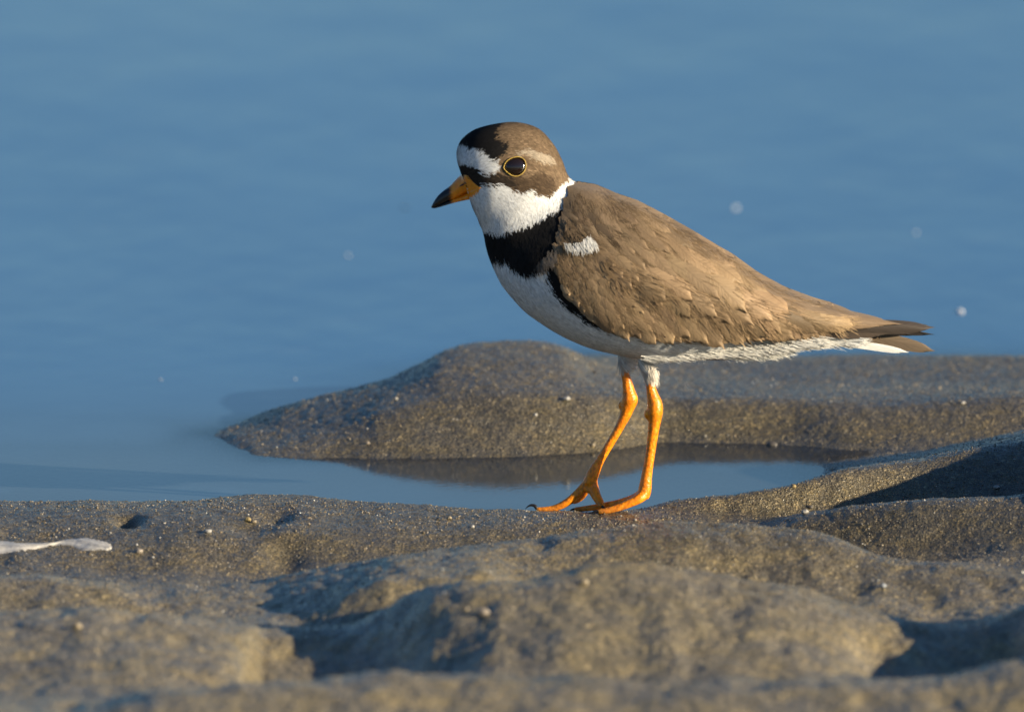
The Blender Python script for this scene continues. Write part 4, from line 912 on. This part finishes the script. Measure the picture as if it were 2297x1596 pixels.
# bleached shell lying half sunk, running out of the picture on the left
outl = [(-70, 1206), (0, 1211), (49, 1216), (115, 1217), (158, 1210), (198, 1206), (231, 1211), (252, 1222), (246, 1233), (211, 1236), (178, 1234), (158, 1226), (125, 1224), (82, 1231), (33, 1238), (0, 1245), (-70, 1252)]
def shell():
    pts = crom(np.array(outl, float), 60); n = len(pts) // 2
    top = pts[:n]; bot = pts[::-1][:n]; m = 9; V = []; 
    for i in range(n):
        for k in range(m):
            t = k / (m - 1); x, y = top[i] * (1 - t) + bot[i] * t; g = ground_at(x, y)
            V.append((g[0], g[1], height(g[0], g[1]) + -0.0002 + 0.0009 * math.sin(math.pi * t) + .00015 * math.sin(i * 1.3 + k * 2)))
    V = np.array(V); V[:, 2] = V[:, 2] * .6 + .4 * V[:, 2].mean() if False else V[:, 2]
    low = V - np.array([0, 0, 0.0012]); F = []
    for i in range(n - 1):
        for k in range(m - 1):
            q = i * m + k; F.append((q, q + 1, q + m + 1, q + m)); F.append((q + n * m, q + m + n * m, q + m + 1 + n * m, q + 1 + n * m))
    rim = [i * m for i in range(n)] + [(n - 1) * m + k for k in range(1, m)] + [i * m + m - 1 for i in range(n - 2, -1, -1)] + [k for k in range(m - 2, 0, -1)]
    for a, b in zip(rim, rim[1:] + rim[:1]): F.append((a, b, b + n * m, a + n * m))
    A = np.vstack([V, low]); st = 1 + .22 * np.sin(np.arange(len(A)) % m * 2.4)[:, None] + .05 * RNG.standard_normal((len(A), 1))
    c = np.array([.50, .47, .43]) * st; ctr = V.mean(0)
    o = mesh_obj('shell', A, F, M_SHELL, cols=np.clip(c, 0, .8), origin=ctr)
    tag(o, 'long bleached white shell lying half sunk in the sand at the picture edge', 'shell')
shell()

# foam: clusters of bubbles afloat; a few stand in for glints and glare
def foam(px, py, w, label, n=9, col=(.62, .65, .68), flat=.8):
    Y = (CAM[2] - 0) / 1; 
    d = P(px, py, 0.0) - CAM; t = -CAM[2] / d[2]; g = CAM + d * t; rg = np.random.default_rng(int(px)); V = []; F = []; k = 0
    for i in range(n):
        a = rg.uniform(0, 6.28); r = w / 2 * K * (0 if i == 0 else rg.uniform(.3, .75)); s = w / 2 * K * (.62 if i == 0 else rg.uniform(.25, .5))
        V.append(PV * s * np.array([1, 1, flat]) + np.array([r * math.cos(a), r * math.sin(a), s * .35])); F.append(PF + k); k += len(PV)
    o = mesh_obj('foam_fleck', np.vstack(V), np.vstack(F), M_FOAM, cols=np.repeat(np.array([col]), k, 0)); o.location = (g[0], g[1], 0)
    tag(o, label, 'foam', group='flecks of foam adrift on the water')
foam(1650, 467, 18, 'round pale foam fleck adrift above the middle of the bird\'s back')
foam(2153, 699, 20, 'bright white fleck standing in for glare on the water just beyond the tail tip', col=(.86, .86, .86))  # water glare modelled as a white floating fleck
foam(2055, 522, 10, 'faint small foam fleck on open water above the tail', n=5)
foam(780, 573, 15, 'flattened foam fleck on the water in front of the breast', flat=.35)
foam(360, 851, 10, 'tiny pale fleck standing in for a ripple glint left of the far mound', n=5, flat=.4)  # glint on a ripple, made as a pale fleck
foam(662, 850, 9, 'tiny pale fleck standing in for a ripple glint beside the upper slope of the far mound', n=5, flat=.4)  # second ripple glint, likewise a pale fleck
foam(908, 466, 14, 'dark drifting speck of weed left of the beak', n=5, col=(.03, .035, .03), flat=.4)
bpy.data.objects['foam_fleck.006'].name = 'weed_speck'; bpy.data.objects['weed_speck']['category'] = 'weed'; del bpy.data.objects['weed_speck']['group']
